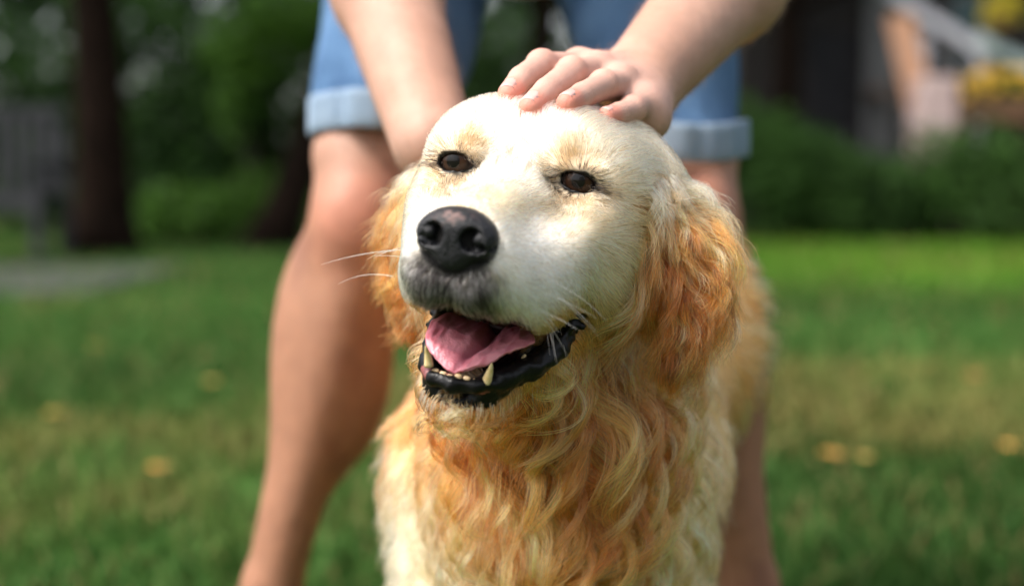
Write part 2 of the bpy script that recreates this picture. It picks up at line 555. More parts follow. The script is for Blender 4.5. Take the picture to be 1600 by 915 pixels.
shrub('shrub', at(690, 14.6), [((0, 0, .8), (.9, .7, .9)), ((.3, .2, 1.7), (.8, .7, .8))], 2800, .11, 15, DKG1, MDG2, 'dark shrub behind the left arm', group='shrubs along the lawn')
shrub('shrub', at(810, 15.4), [((0, 0, .8), (.9, .7, .9)), ((-.3, .2, 1.8), (.9, .7, .9))], 2800, .11, 16, MDG1, LTG1, 'shrub seen through the gap between the legs of the shorts', group='shrubs along the lawn')
shrub('shrub', at(400, 12.6), [((0, 0, 1.75), (.55, .5, .40)), ((.35, .1, 1.95), (.5, .45, .35)), ((-.1, 0, 1.3), (.3, .3, .45))], 1800, .10, 17, MDG1, LTG2, 'bright leafy bush top beside the blue shorts', group='shrubs along the lawn', stems=7)
# shrubs on the right, in front of the house
RTG = (.075, .165, .034)
right = [(1195, 12.6, 1.25, .62, 'tall green shrub beside the right leg', MDG1, MDG2), (1265, 12.9, 1.05, .55, 'rounded shrub below the dark doorway', MDG1, MDG2),
         (1345, 12.4, .85, .52, 'low dense shrub below the grey post', DKG1, MDG2), (1420, 12.8, .72, .50, 'low shrub in front of the tan board', MDG1, MDG2),
         (1500, 12.5, 1.0, .55, 'bushy shrub below the orange flowers', MDG1, LTG1), (1580, 12.2, 1.05, .55, 'shrub at the right edge of the picture', DKG1, MDG2)]
for i, (px, y, h, w, lab, c1, c2) in enumerate(right):
    shrub('shrub', at(px, y), [((0, 0, h * .42), (w, .5, h * .46)), ((-.15, .1, h * .72), (w * .7, .45, h * .34)), ((.22, -.05, h * .60), (w * .6, .4, h * .30))], 2600, .085, 20 + i, c1, RTG, lab, group='shrubs along the lawn')
# dark wood closing the view
rw = np.random.default_rng(5); bl = []
for i in range(46):
    x = -24 + i * 1.08
    for z, r_ in ((1.2, 1.6), (3.6, 1.9), (6.2, 2.0)):
        bl.append((np.array([x + rw.normal(0, .4), 20.5 + rw.normal(0, .6), z + rw.normal(0, .3)]), np.array([1.4, 1.1, r_])))
for i in range(52):                          # and goes on unseen behind the camera, added to block low sky
    a = radians(-205 + i * 4.5) - pi / 2 + radians(75)
    for z, r_ in ((1.2, 1.6), (3.8, 1.9)):
        bl.append((np.array([17 * sin(a + pi) + rw.normal(0, .5), 5 + 17 * cos(a + pi) + rw.normal(0, .5), z]), np.array([1.5, 1.4, r_])))
bl = [b for b in bl if not (b[0][1] > 0 and abs(b[0][0]) < .46 * b[0][1] + .5 and b[0][1] < 18)]
V, Q, c = leaf_cloud(52000, bl, .34, rw, (.004, .012, .004), (.016, .042, .010))
tag(mesh_np('woodland', V, Q, M_LEAF, cols=c, smooth=False), 'dark green wood closing the view behind the garden', 'woodland', kind='stuff')

# ------------------------------------------------------------------ house with an outside stair on the right
M_HWALL = noise_mat("dark_timber", (.020, .018, .018), (.040, .034, .032), 4, .9, .3, stretch=(1, 1, 9))
M_DOORWAY = noise_mat("dark_door", (.008, .008, .010), (.016, .015, .018), 6, .7)
M_GREYPAINT = noise_mat("grey_paint", (.12, .12, .125), (.18, .18, .185), 14, .8)
M_PALEPAINT = noise_mat("pale_paint", (.42, .42, .47), (.55, .55, .60), 10, .7)
M_TEALPAINT = noise_mat("pale_green_paint", (.36, .46, .45), (.48, .57, .56), 10, .7)
M_TAN = noise_mat("tan_board", (.42, .22, .13), (.54, .30, .19), 12, .8, .2)
M_PINK = noise_mat("pink_stone", (.46, .33, .31), (.60, .46, .44), 9, .9, .3)
M_BROWN = noise_mat("brown_timber", (.10, .055, .03), (.17, .09, .05), 12, .9, .3)
M_GLASS = noise_mat("window_glass", (.02, .045, .05), (.05, .10, .11), 3, .12, spec=.6)
HY = 15.2
def hp(px, py, y=HY):
    v = P(px, py, 1.0) - C0
    return C0 + v * (y / v[1])
house = empty('house', at(1480, HY + 1.5), 'dark timber house with a doorway behind the shrubs on the right', 'house')
for i in range(11):                        # horizontal boards
    z = .18 + i * .30
    MB().box((at(1500, HY)[0] + .6, HY + .06, z), (6.0, .05, .285)).build('board', M_HWALL, house, bevel=.008)
MB().box((at(1500, HY)[0] + .6, HY + 1.6, 1.75), (5.9, 2.9, 3.5)).build('wall', M_HWALL, house)
MB().bar((at(1500, HY)[0] - 2.8, HY - .4, 3.5), (at(1500, HY)[0] + 4.0, HY - .4, 3.5), .9, .14, up=(0, 0, 1)).build('roof_edge', M_BROWN, house)
a = hp(1262, 175); b = hp(1340, 0)
door = MB().box(((a[0] + b[0]) / 2, HY + .01, 1.05), (b[0] - a[0], .05, 2.1)).build('door', M_DOORWAY, house, bevel=.01)
MB().box((b[0] - .08, HY - .03, 1.0), (.03, .05, .12)).build('handle', M_GREYPAINT, door, bevel=.005)
a = hp(1352, 0)[0]; b = hp(1386, 0)[0]
MB().box(((a + b) / 2, HY - .06, 1.3), (b - a, .10, 2.6)).build('post', M_GREYPAINT, house, bevel=.01)
a = hp(1480, 70); b = hp(1560, 0)
win = MB().box(((a[0] + b[0]) / 2, HY + .005, 2.1), (b[0] - a[0], .06, .85)).build('window', M_GREYPAINT, house, bevel=.01)
MB().box(((a[0] + b[0]) / 2, HY - .035, 2.1), (b[0] - a[0] - .12, .02, .73)).build('pane', M_GLASS, win)
stair = empty('stair', at(1500, HY - .8), 'outside stair with a pale sloping handrail beside the house', 'stair')
s0, s1 = hp(1385, -12, HY - .7), hp(1532, 84, HY - .9)
MB().bar(s0, s1, .12, .22, up=(0, 1, 0)).build('handrail', M_PALEPAINT, stair, bevel=.01)
s2, s3 = hp(1528, 66, HY - .9), hp(1640, 122, HY - 1.1)
MB().bar(s2, s3, .12, .26, up=(0, 1, 0)).build('handrail', M_TEALPAINT, stair, bevel=.01)
for i in range(6):
    t = (i + .5) / 6; p = s0 + (s1 - s0) * t
    MB().box((p[0], p[1] + .02, (p[2] - .1) / 2), (.05, .05, p[2] - .1)).build('baluster', M_GREYPAINT, stair)
    MB().box((p[0] + .02, p[1] + .42, max(.12, p[2] - .92)), (.26, .75, .05)).build('step', M_BROWN, stair, bevel=.006)
for px in (1445, 1532):
    p = hp(px, 60, HY - .95); MB().box((p[0], p[1], 1.0), (.09, .09, 2.0)).build('newel_post', M_PALEPAINT, stair, bevel=.008)
# tan board and pink slab leaning on the stair
o = empty('leaning_board', hp(1432, 200, HY - 1.3) * (1, 1, 0), 'tan wooden board leaning against the stair', 'board')
MB().bar(hp(1405, 25, HY - 1.15), hp(1440, 175, HY - 1.35), .26, .045, up=(0, 1, 0)).build('plank', M_TAN, o, bevel=.008)
MB().bar(hp(1440, 176, HY - 1.35), hp(1452, 330, HY - 1.45), .24, .045, up=(0, 1, 0)).build('plank', M_TAN, o, bevel=.008)
o = empty('stone_pillar', hp(1455, 240, HY - 1.7) * (1, 1, 0), 'short pinkish stone pillar beside the tan board', 'pillar')
b0 = hp(1455, 240, HY - 1.7); t0 = hp(1458, 122, HY - 1.7)
for i in range(6):
    z0 = t0[2] * i / 6
    MB().box((b0[0] + .012 * (i % 2), b0[1], z0 + t0[2] / 12), (.42 - .02 * i, .40, t0[2] / 6 - .012)).build('stone', M_PINK, o, bevel=.02)
# flower box with orange flowers
M_FLOWER = noise_mat("orange_flower", (.62, .30, .03), (.72, .46, .06), 30, .7)
f0, f1 = hp(1500, 172, HY - 1.4), hp(1610, 172, HY - 1.4)
fb = empty('flower_box', ((f0 + f1) / 2) * (1, 1, 0), 'brown flower box of orange and yellow flowers on a stand', 'flower box')
MB().box((f0 + f1) / 2 + (0, 0, 0), (f1[0] - f0[0], .3, .24)).build('box', M_BROWN, fb, bevel=.01)
for x in (f0[0] + .06, f1[0] - .06):
    MB().box((x, f0[1], (f0[2] - .12) / 2), (.07, .07, f0[2] - .12)).build('leg', M_BROWN, fb)
rf = np.random.default_rng(8)
V, Q, c = leaf_cloud(900, [((f0 + f1) / 2 + (0, 0, .2), np.array([(f1[0] - f0[0]) / 2, .2, .16]))], .07, rf, MDG1, LTG2)
mesh_np('foliage', V, Q, M_LEAF, fb, cols=c, smooth=False)
for i in range(46):
    p = np.array([rf.uniform(f0[0], f1[0]), f0[1] + rf.uniform(-.2, .1), f0[2] + rf.uniform(.12, .36)])
    V_, F_ = [p + (0, -.012, 0)], []
    for k in range(10):
        a = k * 2 * pi / 10; rr = .05 if k % 2 == 0 else .036
        V_.append(p + np.array([cos(a) * rr, .008 * (k % 2), sin(a) * rr]))
    F_ = [[0, 1 + k, 1 + (k + 1) % 10] for k in range(10)]
    MB().poly(V_, F_).build('flower', M_FLOWER, fb)
M_YEL = noise_mat("yellow_flower", (.55, .42, .03), (.66, .52, .06), 20, .8)
hb = empty('hanging_basket', hp(1566, 20, HY - 1.2), 'hanging basket of yellow flowers at the top right corner', 'hanging basket')
pb = hp(1566, 20, HY - 1.2)
V, Q, c = leaf_cloud(420, [(pb, np.array([.2, .2, .2]))], .09, rf, (.40, .34, .03), (.60, .50, .05))
mesh_np('flowers', V, Q, M_LEAF, hb, cols=c, smooth=False)
mb = MB(); mb.tube([pb + (0, 0, -.22), pb + (0, 0, -.15), pb + (0, 0, -.02)], [.07, .13, .16], 14).build('basket', M_BROWN, hb, smooth=True)
MB().tube([pb, pb + (0, 0, .6)], .006, 6).build('chain', M_GREYPAINT, hb)

# ------------------------------------------------------------------ grey garden chair on paving at the left
M_CHAIR = noise_mat("weathered_grey_wood", (.026, .027, .030), (.052, .052, .056), 18, .9, .3, spec=.06)
M_PAVE = noise_mat("grey_paving", (.030, .030, .028), (.055, .053, .049), 7, .9, .3)
pv = tag(empty('paving', (G(60, 440)[0], G(60, 440)[1], 0), 'grey stone paving under the garden chair', 'paving'), kind='structure')
p0 = G(70, 445)
for i in range(4):
    for j in range(4):
        MB().box((p0[0] - 1.3 + i * .52, p0[1] - .75 + j * .52, .02), (.505, .505, .045)).build('slab', M_PAVE, pv, bevel=.008)
cy = 9.4; cx = (8 - 800) / F_PX * cy
ch = empty('garden_chair', (cx, cy, .043), 'weathered grey wooden garden chair beside the upright tree trunk', 'chair')
def cb(name, c_, s_): return MB().box((cx + c_[0], cy + c_[1], c_[2] + .043), s_).build(name, M_CHAIR, ch, bevel=.006)
for x in (-.31, .31):
    cb('leg', (x, -.28, .30), (.07, .07, .60)); cb('leg', (x, .28, .44), (.07, .07, .88))
    cb('armrest', (x, -.03, .62), (.10, .66, .035))
for i in range(6): cb('seat_slat', (0, -.25 + i * .1, .42), (.60, .085, .03))
for i in range(5): cb('back_slat', (-.22 + i * .11, .27, .70), (.08, .03, .50))
cb('back_rail', (0, .275, .97), (.66, .045, .08)); cb('apron', (0, -.285, .36), (.56, .03, .09))

# ------------------------------------------------------------------ fallen leaves on the lawn
M_FALLEN = [noise_mat("dry_leaf", (.40, .17, .035), (.50, .27, .06), 40, .7), noise_mat("yellow_leaf", (.44, .28, .06), (.54, .37, .11), 40, .7)]
rl = np.random.default_rng(14)
spots = [(1300, 742, 0, 'orange fallen leaf on the lawn right of the right leg'), (1345, 746, 1, 'pale yellow fallen leaf touching an orange one'),
         (1580, 728, 0, 'orange fallen leaf near the right edge of the picture'), (250, 765, 0, 'tan fallen leaf on the lawn left of the left leg'),
         (85, 672, 1, 'yellowish fallen leaf at the far left of the lawn'), (1520, 610, 0, 'dry leaf at the end of the straw-coloured patch'),
         (150, 560, 0, 'dry leaf halfway up the lawn at left'), (330, 620, 1, 'pale leaf just left of the left calf')]
for (px, py, k, lab) in spots:
    p = G(px, py); L_ = .062 if k == 0 else .055
    a = rl.random() * 6.28; R = np.array([[cos(a), -sin(a), 0], [sin(a), cos(a), 0], [0, 0, 1]])
    V_ = []; F_ = []
    prof = [0, .22, .36, .40, .33, .18, 0]
    for i, w in enumerate(prof):
        t = i / 6 - .5
        for s_ in (-1, 0, 1):
            V_.append(p + R @ (np.array([t, s_ * w * .9, (.35 * abs(s_ * w) + .5 * t * t)]) * L_) + (0, 0, .035))
    for i in range(6):
        for j in range(2):
            q = i * 3 + j; F_.append([q, q + 1, q + 4, q + 3])
    o = MB().poly(V_, F_).build('fallen_leaf', M_FALLEN[k], None, smooth=True)
    o.modifiers.new('thick', 'SOLIDIFY').thickness = .0008
    tag(o, lab, 'leaf', 'fallen leaves on the lawn')
# ------------------------------------------------------------------ the person standing over the dog
person = empty('person', (.01, 1.40, 0.0), 'person in rolled denim shorts bending over the dog with a hand on its head', 'person')
fp = Field(ax([(-.42, -.11, .008), (-.11, -.012, .0025), (-.012, .118, .0012), (.118, .42, .008)]),
           ax([(.72, .785, .006), (.785, .965, .0012), (.965, 1.09, .0025), (1.09, 1.84, .008)]),
           ax([(-.01, .555, .008), (.555, .672, .0012), (.672, 1.36, .008)]))
def leg(knee, ankle, hip, s):
    k = np.asarray(knee); a = np.asarray(ankle); h = np.asarray(hip)
    fp.chain([h, h + (k - h) * .5, k + (0, .012, .06)], [.078, .054, .048], .03, .03)
    fp.add(Ell(k + (0, -.012, .0), (.042, .046, .058)), .025)
    d = unit(a - k)
    fp.add(Cone(k, a, .044, .026), .025)
    fp.add(Ell(k + d * .135 + (s * .006, .022, 0), (.050, .050, .12)), .03)
    fp.add(Ell(k + d * .12 + (-s * .012, .02, .0), (.042, .043, .10)), .03)
    fp.add(Ell(k + (s * .004, -.044, .004), (.027, .016, .032)), .012)
    fp.add(Cone(k + d * .07 + (-s * .006, -.030, 0), a + (-s * .004, -.016, 0), .016, .012), .02)
    fp.add(Cone(a, a + d * .09, .028, .032), .015)
    f = a + d * .115
    fp.add(Cone((f[0], f[1] + .05, .035), (f[0] + s * .02, f[1] - .13, .03), .032, .030), .015)
    for i in range(5):
        fp.add(Ell((f[0] + s * .02 + (i - 2) * .016, f[1] - .165 + abs(i - 1.5) * .008, .018), (.010, .026, .014)), .008)
KNEE_R, ANK_R, HIP_R = P(566, 345, 1.33), P(425, 915, 1.36), np.array([-.09, 1.56, .88])
KNEE_L, ANK_L, HIP_L = P(1076, 345, 1.33), P(1170, 915, 1.36), np.array([.12, 1.56, .88])
leg(KNEE_R, ANK_R, HIP_R, -1)
leg(KNEE_L, ANK_L, HIP_L, 1)
# trunk, neck and head above the picture
fp.add(Ell((.015, 1.61, .91), (.165, .13, .13)), .05)
fp.add(Cone((.015, 1.58, .90), (.015, 1.36, 1.06), .125, .135), .06)
fp.add(Ell((.015, 1.32, 1.08), (.175, .13, .11)), .06)
fp.add(Cone((.015, 1.24, 1.13), (.015, 1.14, 1.18), .055, .055), .03)
fp.add(Ell((.015, 1.06, 1.20), (.078, .10, .105)), .03)
fp.add(Ell((.015, .975, 1.16), (.016, .02, .025)), .02)
# arms
ELB_R, WR_R = np.array([-.122, 1.20, .775]), P(676, 222, 1.005)
SH_R, SH_L = np.array([-.175, 1.30, 1.06]), np.array([.205, 1.30, 1.06])
fp.chain([SH_R, (SH_R + ELB_R) / 2, ELB_R], [.058, .047, .042], .04, .03)
fp.chain([ELB_R, ELB_R + (WR_R - ELB_R) * .35, WR_R], [.041, .041, .029], .03, .02)
ELB_L, WR_L = P(1195, -95, 1.115), P(1003, 127, .935)
fp.chain([SH_L, (SH_L + ELB_L) / 2, ELB_L], [.058, .047, .042], .04, .03)
fp.chain([ELB_L, ELB_L + (WR_L - ELB_L) * .35, WR_L], [.040, .041, .0275], .03, .02)
# hand on the crown of the dog's head
FING = {
 'index':  [P(905, 106, .894), P(846, 103, .858), P(815, 124, .830), P(796, 147, .812)],
 'middle': [P(932, 112, .884), P(893, 114, .846), P(855, 143, .815), P(829, 168, .796)],
 'ring':   [P(968, 131, .876), P(943, 134, .838), P(911, 149, .813), P(887, 162, .795)],
 'little': [P(1000, 162, .872), P(988, 172, .840), P(967, 178, .823), P(947, 183, .811)],
 'thumb':  [P(930, 130, .935), P(880, 122, .925), P(845, 135, .900), P(820, 150, .885)],
}
FRAD = {'index': [.0108, .0098, .0088, .0078], 'middle': [.0108, .0098, .0090, .0080], 'ring': [.0105, .0094, .0086, .0076], 'little': [.0100, .0084, .0076, .0067], 'thumb': [.0125, .0108, .0098, .0085]}
def hand(F, FR, wr, k=.008):
    for n, pts in F.items():
        if n != 'thumb':
            fp.add(Cone(wr + (pts[0] - wr) * .12, pts[0], .0160, .0118), .007)
        fp.add(Cone(pts[0], pts[1], FR[n][0], FR[n][1]), .006)
        fp.add(Cone(pts[1], pts[2], FR[n][1], FR[n][2]), .003)
        fp.add(Cone(pts[2], pts[3], FR[n][2], FR[n][3]), .002)
        fp.add(Ell(pts[1] + (0, .0005, .0012), np.full(3, FR[n][1] * 1.06)), .003)
        fp.add(Ell(pts[0] + (0, .001, .0028), np.full(3, FR[n][0] * .98)), .004)
    fp.add(Cone(wr, F['thumb'][0], .020, .014), .012)
FRAD = {n: [x * .88 for x in v] for n, v in FRAD.items()}
hand(FING, FRAD, WR_L)
palm = (FING['index'][0] + FING['little'][0] + WR_L) / 3
fp.add(Cone(WR_L, FING['little'][0] + (0.004, .004, -.008), .021, .0145), .010)
fp.add(Cone(WR_L + (0, 0, -.006), P(1012, 186, .885), .019, .012), .010)
# the other hand, behind the dog's head on its neck
HB = {}
for n, (dx, dz, ln) in {'index': (-.018, -.012, .085), 'middle': (-.002, -.016, .092), 'ring': (.014, -.018, .086), 'little': (.028, -.016, .068)}.items():
    a = WR_R + np.array([dx * .9 + .045, .004, -.060])
    HB[n] = [a, a + np.array([.020 + dx * .3, .004, -ln * .36]), a + np.array([.034 + dx * .3, .010, -ln * .62]), a + np.array([.046 + dx * .3, .018, -ln * .85])]
HB['thumb'] = [WR_R + np.array([.002, .012, -.03]), WR_R + np.array([.004, .016, -.055]), WR_R + np.array([.012, .018, -.075]), WR_R + np.array([.022, .02, -.09])]
hand(HB, FRAD, WR_R)

PV, PQ = fp.mesh()
PV = smooth_mesh(PV, PQ, 1, .3)
PN = fp.sample(PV)[1]
# skin colour: redder knuckles, finger ends, knees and elbows
pc = np.tile(np.array([.42, .245, .182]), (len(PV), 1))
pc = mixc(pc, np.array([.38, .205, .145]), .6 * sstep(.35, .7, vnoise(PV * 22, 1)))
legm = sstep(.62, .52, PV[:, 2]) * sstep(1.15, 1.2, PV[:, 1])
pc = mixc(pc, np.array([.29, .135, .078]), .95 * legm)  # legs tanned, and shade from the body above put into their colour
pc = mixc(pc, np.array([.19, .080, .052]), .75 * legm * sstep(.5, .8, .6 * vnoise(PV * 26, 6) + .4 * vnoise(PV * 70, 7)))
kn = np.min([np.linalg.norm(PV - (k + (0, -.05, 0)), axis=1) for k in (KNEE_R, KNEE_L)], axis=0)
pc = mixc(pc, np.array([.46, .19, .13]), .7 * sstep(.07, .02, kn))
hd = np.min([path_dist(PV, F[n]) for F in (FING, HB) for n in F], axis=0)
pc = mixc(pc, np.array([.53, .31, .25]), .8 * sstep(.05, .014, hd))
tipd = np.min([np.linalg.norm(PV - F[n][3], axis=1) for F in (FING, HB) for n in F], axis=0)
pc = mixc(pc, np.array([.56, .20, .145]), .85 * sstep(.014, .007, tipd))
pip = np.min([np.linalg.norm(PV - (F[n][1] + (0, 0, .008)), axis=1) for F in (FING, HB) for n in F], axis=0)
pc = mixc(pc, np.array([.62, .31, .24]), .5 * sstep(.011, .004, pip))
# knuckle creases and tendons as fine relief
dis = np.zeros(len(PV))
for n in FING:
    if n == 'thumb': continue
    for j in (1, 2):
        a = FING[n][j]; d = unit(FING[n][j + 1] - FING[n][j - 1]); r = FRAD[n][j]
        for off in (-.0022, 0, .0022):
            t = (PV - a) @ d - off
            m = np.linalg.norm(PV - a, axis=1) < r * 1.7
            dis -= m * np.exp(-(t / .0006) ** 2) * .00050
    a = FING[n][0]; b = WR_L
dis += (vnoise(PV * 400, 3) - .5) * .00012 * sstep(.05, .014, hd)
PV = PV + PN * dis[:, None]
M_SKIN = attr_mat("skin", rough=.58, sss=.10, sss_rad=(.006, .0022, .0012), spec=.4, bump=(700, .30, .001), vary=.24)
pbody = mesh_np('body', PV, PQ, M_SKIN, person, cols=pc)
# finger nails
M_NAIL = noise_mat("finger_nail", (.58, .33, .29), (.64, .39, .35), 120, .28, 0, spec=.5)
M_NAILTIP = noise_mat("nail_edge", (.86, .74, .66), (.90, .80, .74), 120, .35, 0, spec=.5)
def nail(F, FR, n, up):
    tip, dip = F[n][3], F[n][2]
    d = unit(tip - dip); up = unit(up - np.dot(up, d) * d); sd_ = np.cross(d, up)
    r = FR[n][3]; V = []; Q = []
    nu, nv = 9, 7
    for i in range(nu):
        t = i / (nu - 1)
        for j in range(nv):
            w = (j / (nv - 1) * 2 - 1)
            ang = w * radians(50) * (1 - .18 * (1 - t) ** 2)
            along = (-.85 + 1.22 * t - .16 * w * w * (1 - t) * 1.6) * r * 1.15
            rr = r * (1.05 - .045 * w * w) * (1 if t < .6 else 1 - .10 * ((t - .6) / .4) ** 2)
            V.append(tip + d * along + rr * (cos(ang) * up + sin(ang) * sd_))
    for i in range(nu - 1):
        for j in range(nv - 1):
            a = i * nv + j; Q.append([a, a + 1, a + nv + 1, a + nv])
    o = mesh_np('fingernail', V, Q, M_NAIL, person)
    o.modifiers.new('thick', 'SOLIDIFY').thickness = .0006
    return o
for n in FING: nail(FING, FRAD, n, np.array([-.25, -.35, .9]) if n != 'thumb' else np.array([-.2, .3, .9]))

# ---- denim shorts with rolled cuffs
def denim(name, c1, c2):
    m, nt, b = mat_new(name)
    tc = nt.nodes.new("ShaderNodeTexCoord")
    nz = nt.nodes.new("ShaderNodeTexNoise"); nz.inputs["Scale"].default_value = 16; nz.inputs["Detail"].default_value = 6
    nt.links.new(tc.outputs["Object"], nz.inputs["Vector"])
    wv = nt.nodes.new("ShaderNodeTexWave"); wv.inputs["Scale"].default_value = 220; wv.inputs["Distortion"].default_value = 1.5
    mp = nt.nodes.new("ShaderNodeMapping"); mp.inputs["Rotation"].default_value = (0, radians(35), 0)
    nt.links.new(tc.outputs["Object"], mp.inputs[0]); nt.links.new(mp.outputs[0], wv.inputs["Vector"])
    mxf = nt.nodes.new("ShaderNodeMath"); mxf.operation = 'MULTIPLY_ADD'; mxf.inputs[1].default_value = .35; 
    nt.links.new(wv.outputs["Fac"], mxf.inputs[0]); nt.links.new(nz.outputs["Fac"], mxf.inputs[2])
    rp = nt.nodes.new("ShaderNodeValToRGB"); rp.color_ramp.elements[0].position = .35; rp.color_ramp.elements[1].position = .95
    rp.color_ramp.elements[0].color = (*c1, 1); rp.color_ramp.elements[1].color = (*c2, 1)
    nt.links.new(mxf.outputs[0], rp.inputs[0]); nt.links.new(rp.outputs[0], b.inputs["Base Color"])
    b.inputs["Roughness"].default_value = .9; b.inputs["Specular IOR Level"].default_value = .15
    bp = nt.nodes.new("ShaderNodeBump"); bp.inputs["Strength"].default_value = .3; bp.inputs["Distance"].default_value = .001
    nt.links.new(wv.outputs["Fac"], bp.inputs["Height"]); nt.links.new(bp.outputs[0], b.inputs["Normal"])
    return m
M_DENIM = denim("denim", (.028, .068, .15), (.115, .21, .36))
M_CUFF = denim("denim_cuff", (.15, .22, .32), (.30, .38, .48))
M_STITCH = noise_mat("stitch_thread", (.55, .36, .16), (.66, .46, .22), 400, .8)
fs = Field(ax([(-.27, .30, .0045)]), ax([(1.16, 1.84, .0055)]), ax([(.52, 1.09, .0045)]))
HEM = {}
for s, hip, knee, px0, px1, hy in ((-1, HIP_R, KNEE_R, 494, 690, 205), (1, HIP_L, KNEE_L, 946, 1152, 246)):
    mid = P((px0 + px1) / 2, hy, 1.345)
    HEM[s] = mid
    r = (px1 - px0) / F_PX * 1.33 / 2
    top = np.array(hip) + (0, 0, .02)
    fs.add(Cone(mid, top, r + .003, .105), .012)
fs.add(Ell((.015, 1.61, .935), (.19, .15, .135)), .03)
# open the legs and the waist
for s, hip in ((-1, HIP_R), (1, HIP_L)):
    mid = HEM[s]; r = .058
    ax_d = unit(np.array(hip) + (0, 0, .02) - mid)
    r = {-1: (690 - 494), 1: (1152 - 946)}[s] / F_PX * 1.33 / 2
    fs.sub(Cone(mid - ax_d * .12, mid + ax_d * .10, r - .006, r - .002), .004)
SV, SQ = fs.mesh()
# square hem: drop everything below the hem plane
zc = SV[SQ].mean(1)
hem_z = np.where(zc[:, 0] < .015, HEM[-1][2] - .0, HEM[1][2] - .0)
SQ = SQ[zc[:, 2] > hem_z]
u, inv = np.unique(SQ, return_inverse=True); SV = SV[u]; SQ = inv.reshape(SQ.shape)
fold = (vnoise(SV * (14, 14, 6), 4) - .5) * .013 + (vnoise(SV * (38, 38, 22), 5) - .5) * .009
SV = SV + unit(SV - np.array([.015, 1.45, 0]) * (1, 1, 0) - SV * (0, 0, 1)) * fold[:, None]
shorts = mesh_np('shorts', SV, SQ, M_DENIM, person)
for s in (-1, 1):
    mid = HEM[s]; hip = np.array(HIP_R if s < 0 else HIP_L)
    r = {-1: (690 - 494), 1: (1152 - 946)}[s] / F_PX * 1.33 / 2
    V = []; Q = []; n = 72
    prof = [(-.001, .0035), (-.002, .010), (-.0005, .014), (.010, .0145), (.026, .0135), (.032, .012), (.033, .004), (.032, -.002)]
    for j in range(n):
        a = 2 * pi * j / n
        for (h_, o_) in prof:
            rr = r + .0035 + o_ * .22 + .004 * sin(3 * a + s) + .0022 * sin(7 * a + 1) + .001 * sin(16 * a)
            V.append(mid + np.array([cos(a) * rr, sin(a) * rr * 1.08, h_ + .0035 * sin(2 * a + s)]))
    m_ = len(prof)
    for j in range(n):
        for i in range(m_ - 1):
            a0 = j * m_ + i; b0 = ((j + 1) % n) * m_ + i
            Q.append([a0, b0, b0 + 1, a0 + 1])
    cf = mesh_np('cuff', V, Q, M_CUFF, shorts)
# plain t-shirt over the trunk, above the picture
M_SHIRT = noise_mat("grey_shirt", (.26, .27, .30), (.32, .33, .36), 40, .9)
ft_ = Field(ax([(-.30, .33, .011)]), ax([(1.10, 1.80, .011)]), ax([(.78, 1.26, .011)]))
ft_.add(Cone((.015, 1.58, .92), (.015, 1.36, 1.06), .150, .155), .05)
ft_.add(Ell((.015, 1.32, 1.08), (.19, .145, .125)), .05)
ft_.chain([SH_R, SH_R + (ELB_R - SH_R) * .55], [.072, .066], .04)
ft_.chain([SH_L, SH_L + (ELB_L - SH_L) * .55], [.072, .066], .04)
TVs, TQs = ft_.mesh()
mesh_np('shirt', TVs, TQs, M_SHIRT, person)
# ------------------------------------------------------------------ the dog
# head frame in centimetres: X towards the dog's left, Y towards the nose, Z up, origin between the eyes
def head_basis(yaw, pitch, roll):
    fw = np.array([-sin(yaw) * cos(pitch), -cos(yaw) * cos(pitch), sin(pitch)])
    lf = unit(np.cross([0, 0, 1.0], fw)); up = np.cross(fw, lf)
    return np.stack([lf * cos(roll) - up * sin(roll), fw, lf * sin(roll) + up * cos(roll)], 1)
HM = head_basis(radians(16.3), radians(-2.8), radians(8.7))
HO = P(805.4, 268, .784)
def H(x, y, z): return HO + HM @ (np.array([x, y, z], float) / 100)
def HL(p): return ((p - HO) @ HM) * 100
def hdir(v): return np.asarray(v, float) @ HM.T
def hell(c, r, A=None):
    return Ell(H(*c), np.array(r) / 100, HM if A is None else HM @ A)
def hcone(a, b, ra, rb): return Cone(H(*a), H(*b), ra / 100, rb / 100)
def rotx(a): return np.array([[1, 0, 0], [0, cos(a), -sin(a)], [0, sin(a), cos(a)]])
def roty(a): return np.array([[cos(a), 0, sin(a)], [0, 1, 0], [-sin(a), 0, cos(a)]])
def rotz(a): return np.array([[cos(a), -sin(a), 0], [sin(a), cos(a), 0], [0, 0, 1]])

EYE_C = {s: np.array([s * 3.55, -0.95, 0.0]) for s in (-1, 1)}
EYE_R = 1.13
LIP = {1: [(4.5, 0.3, -7.5), (4.15, 1.7, -8.9), (3.3, 3.4, -9.95), (2.25, 5.0, -10.5), (1.2, 6.2, -10.8), (0, 6.6, -10.9)],
       -1: [(-2.9, 0.3, -7.9), (-2.6, 1.9, -8.9), (-2.3, 3.6, -9.8), (-1.95, 5.2, -10.4), (-1.2, 6.3, -10.75), (0, 6.6, -10.9)]}

fd = Field(ax([(-.30, -.115, .006), (-.115, .145, .0016), (.145, .34, .006)]),
           ax([(.60, .66, .006), (.66, .90, .0016), (.90, 1.10, .004), (1.10, 1.72, .009)]),
           ax([(-.01, .40, .008), (.40, .645, .0016), (.645, .70, .006)]))
cm = 0.01
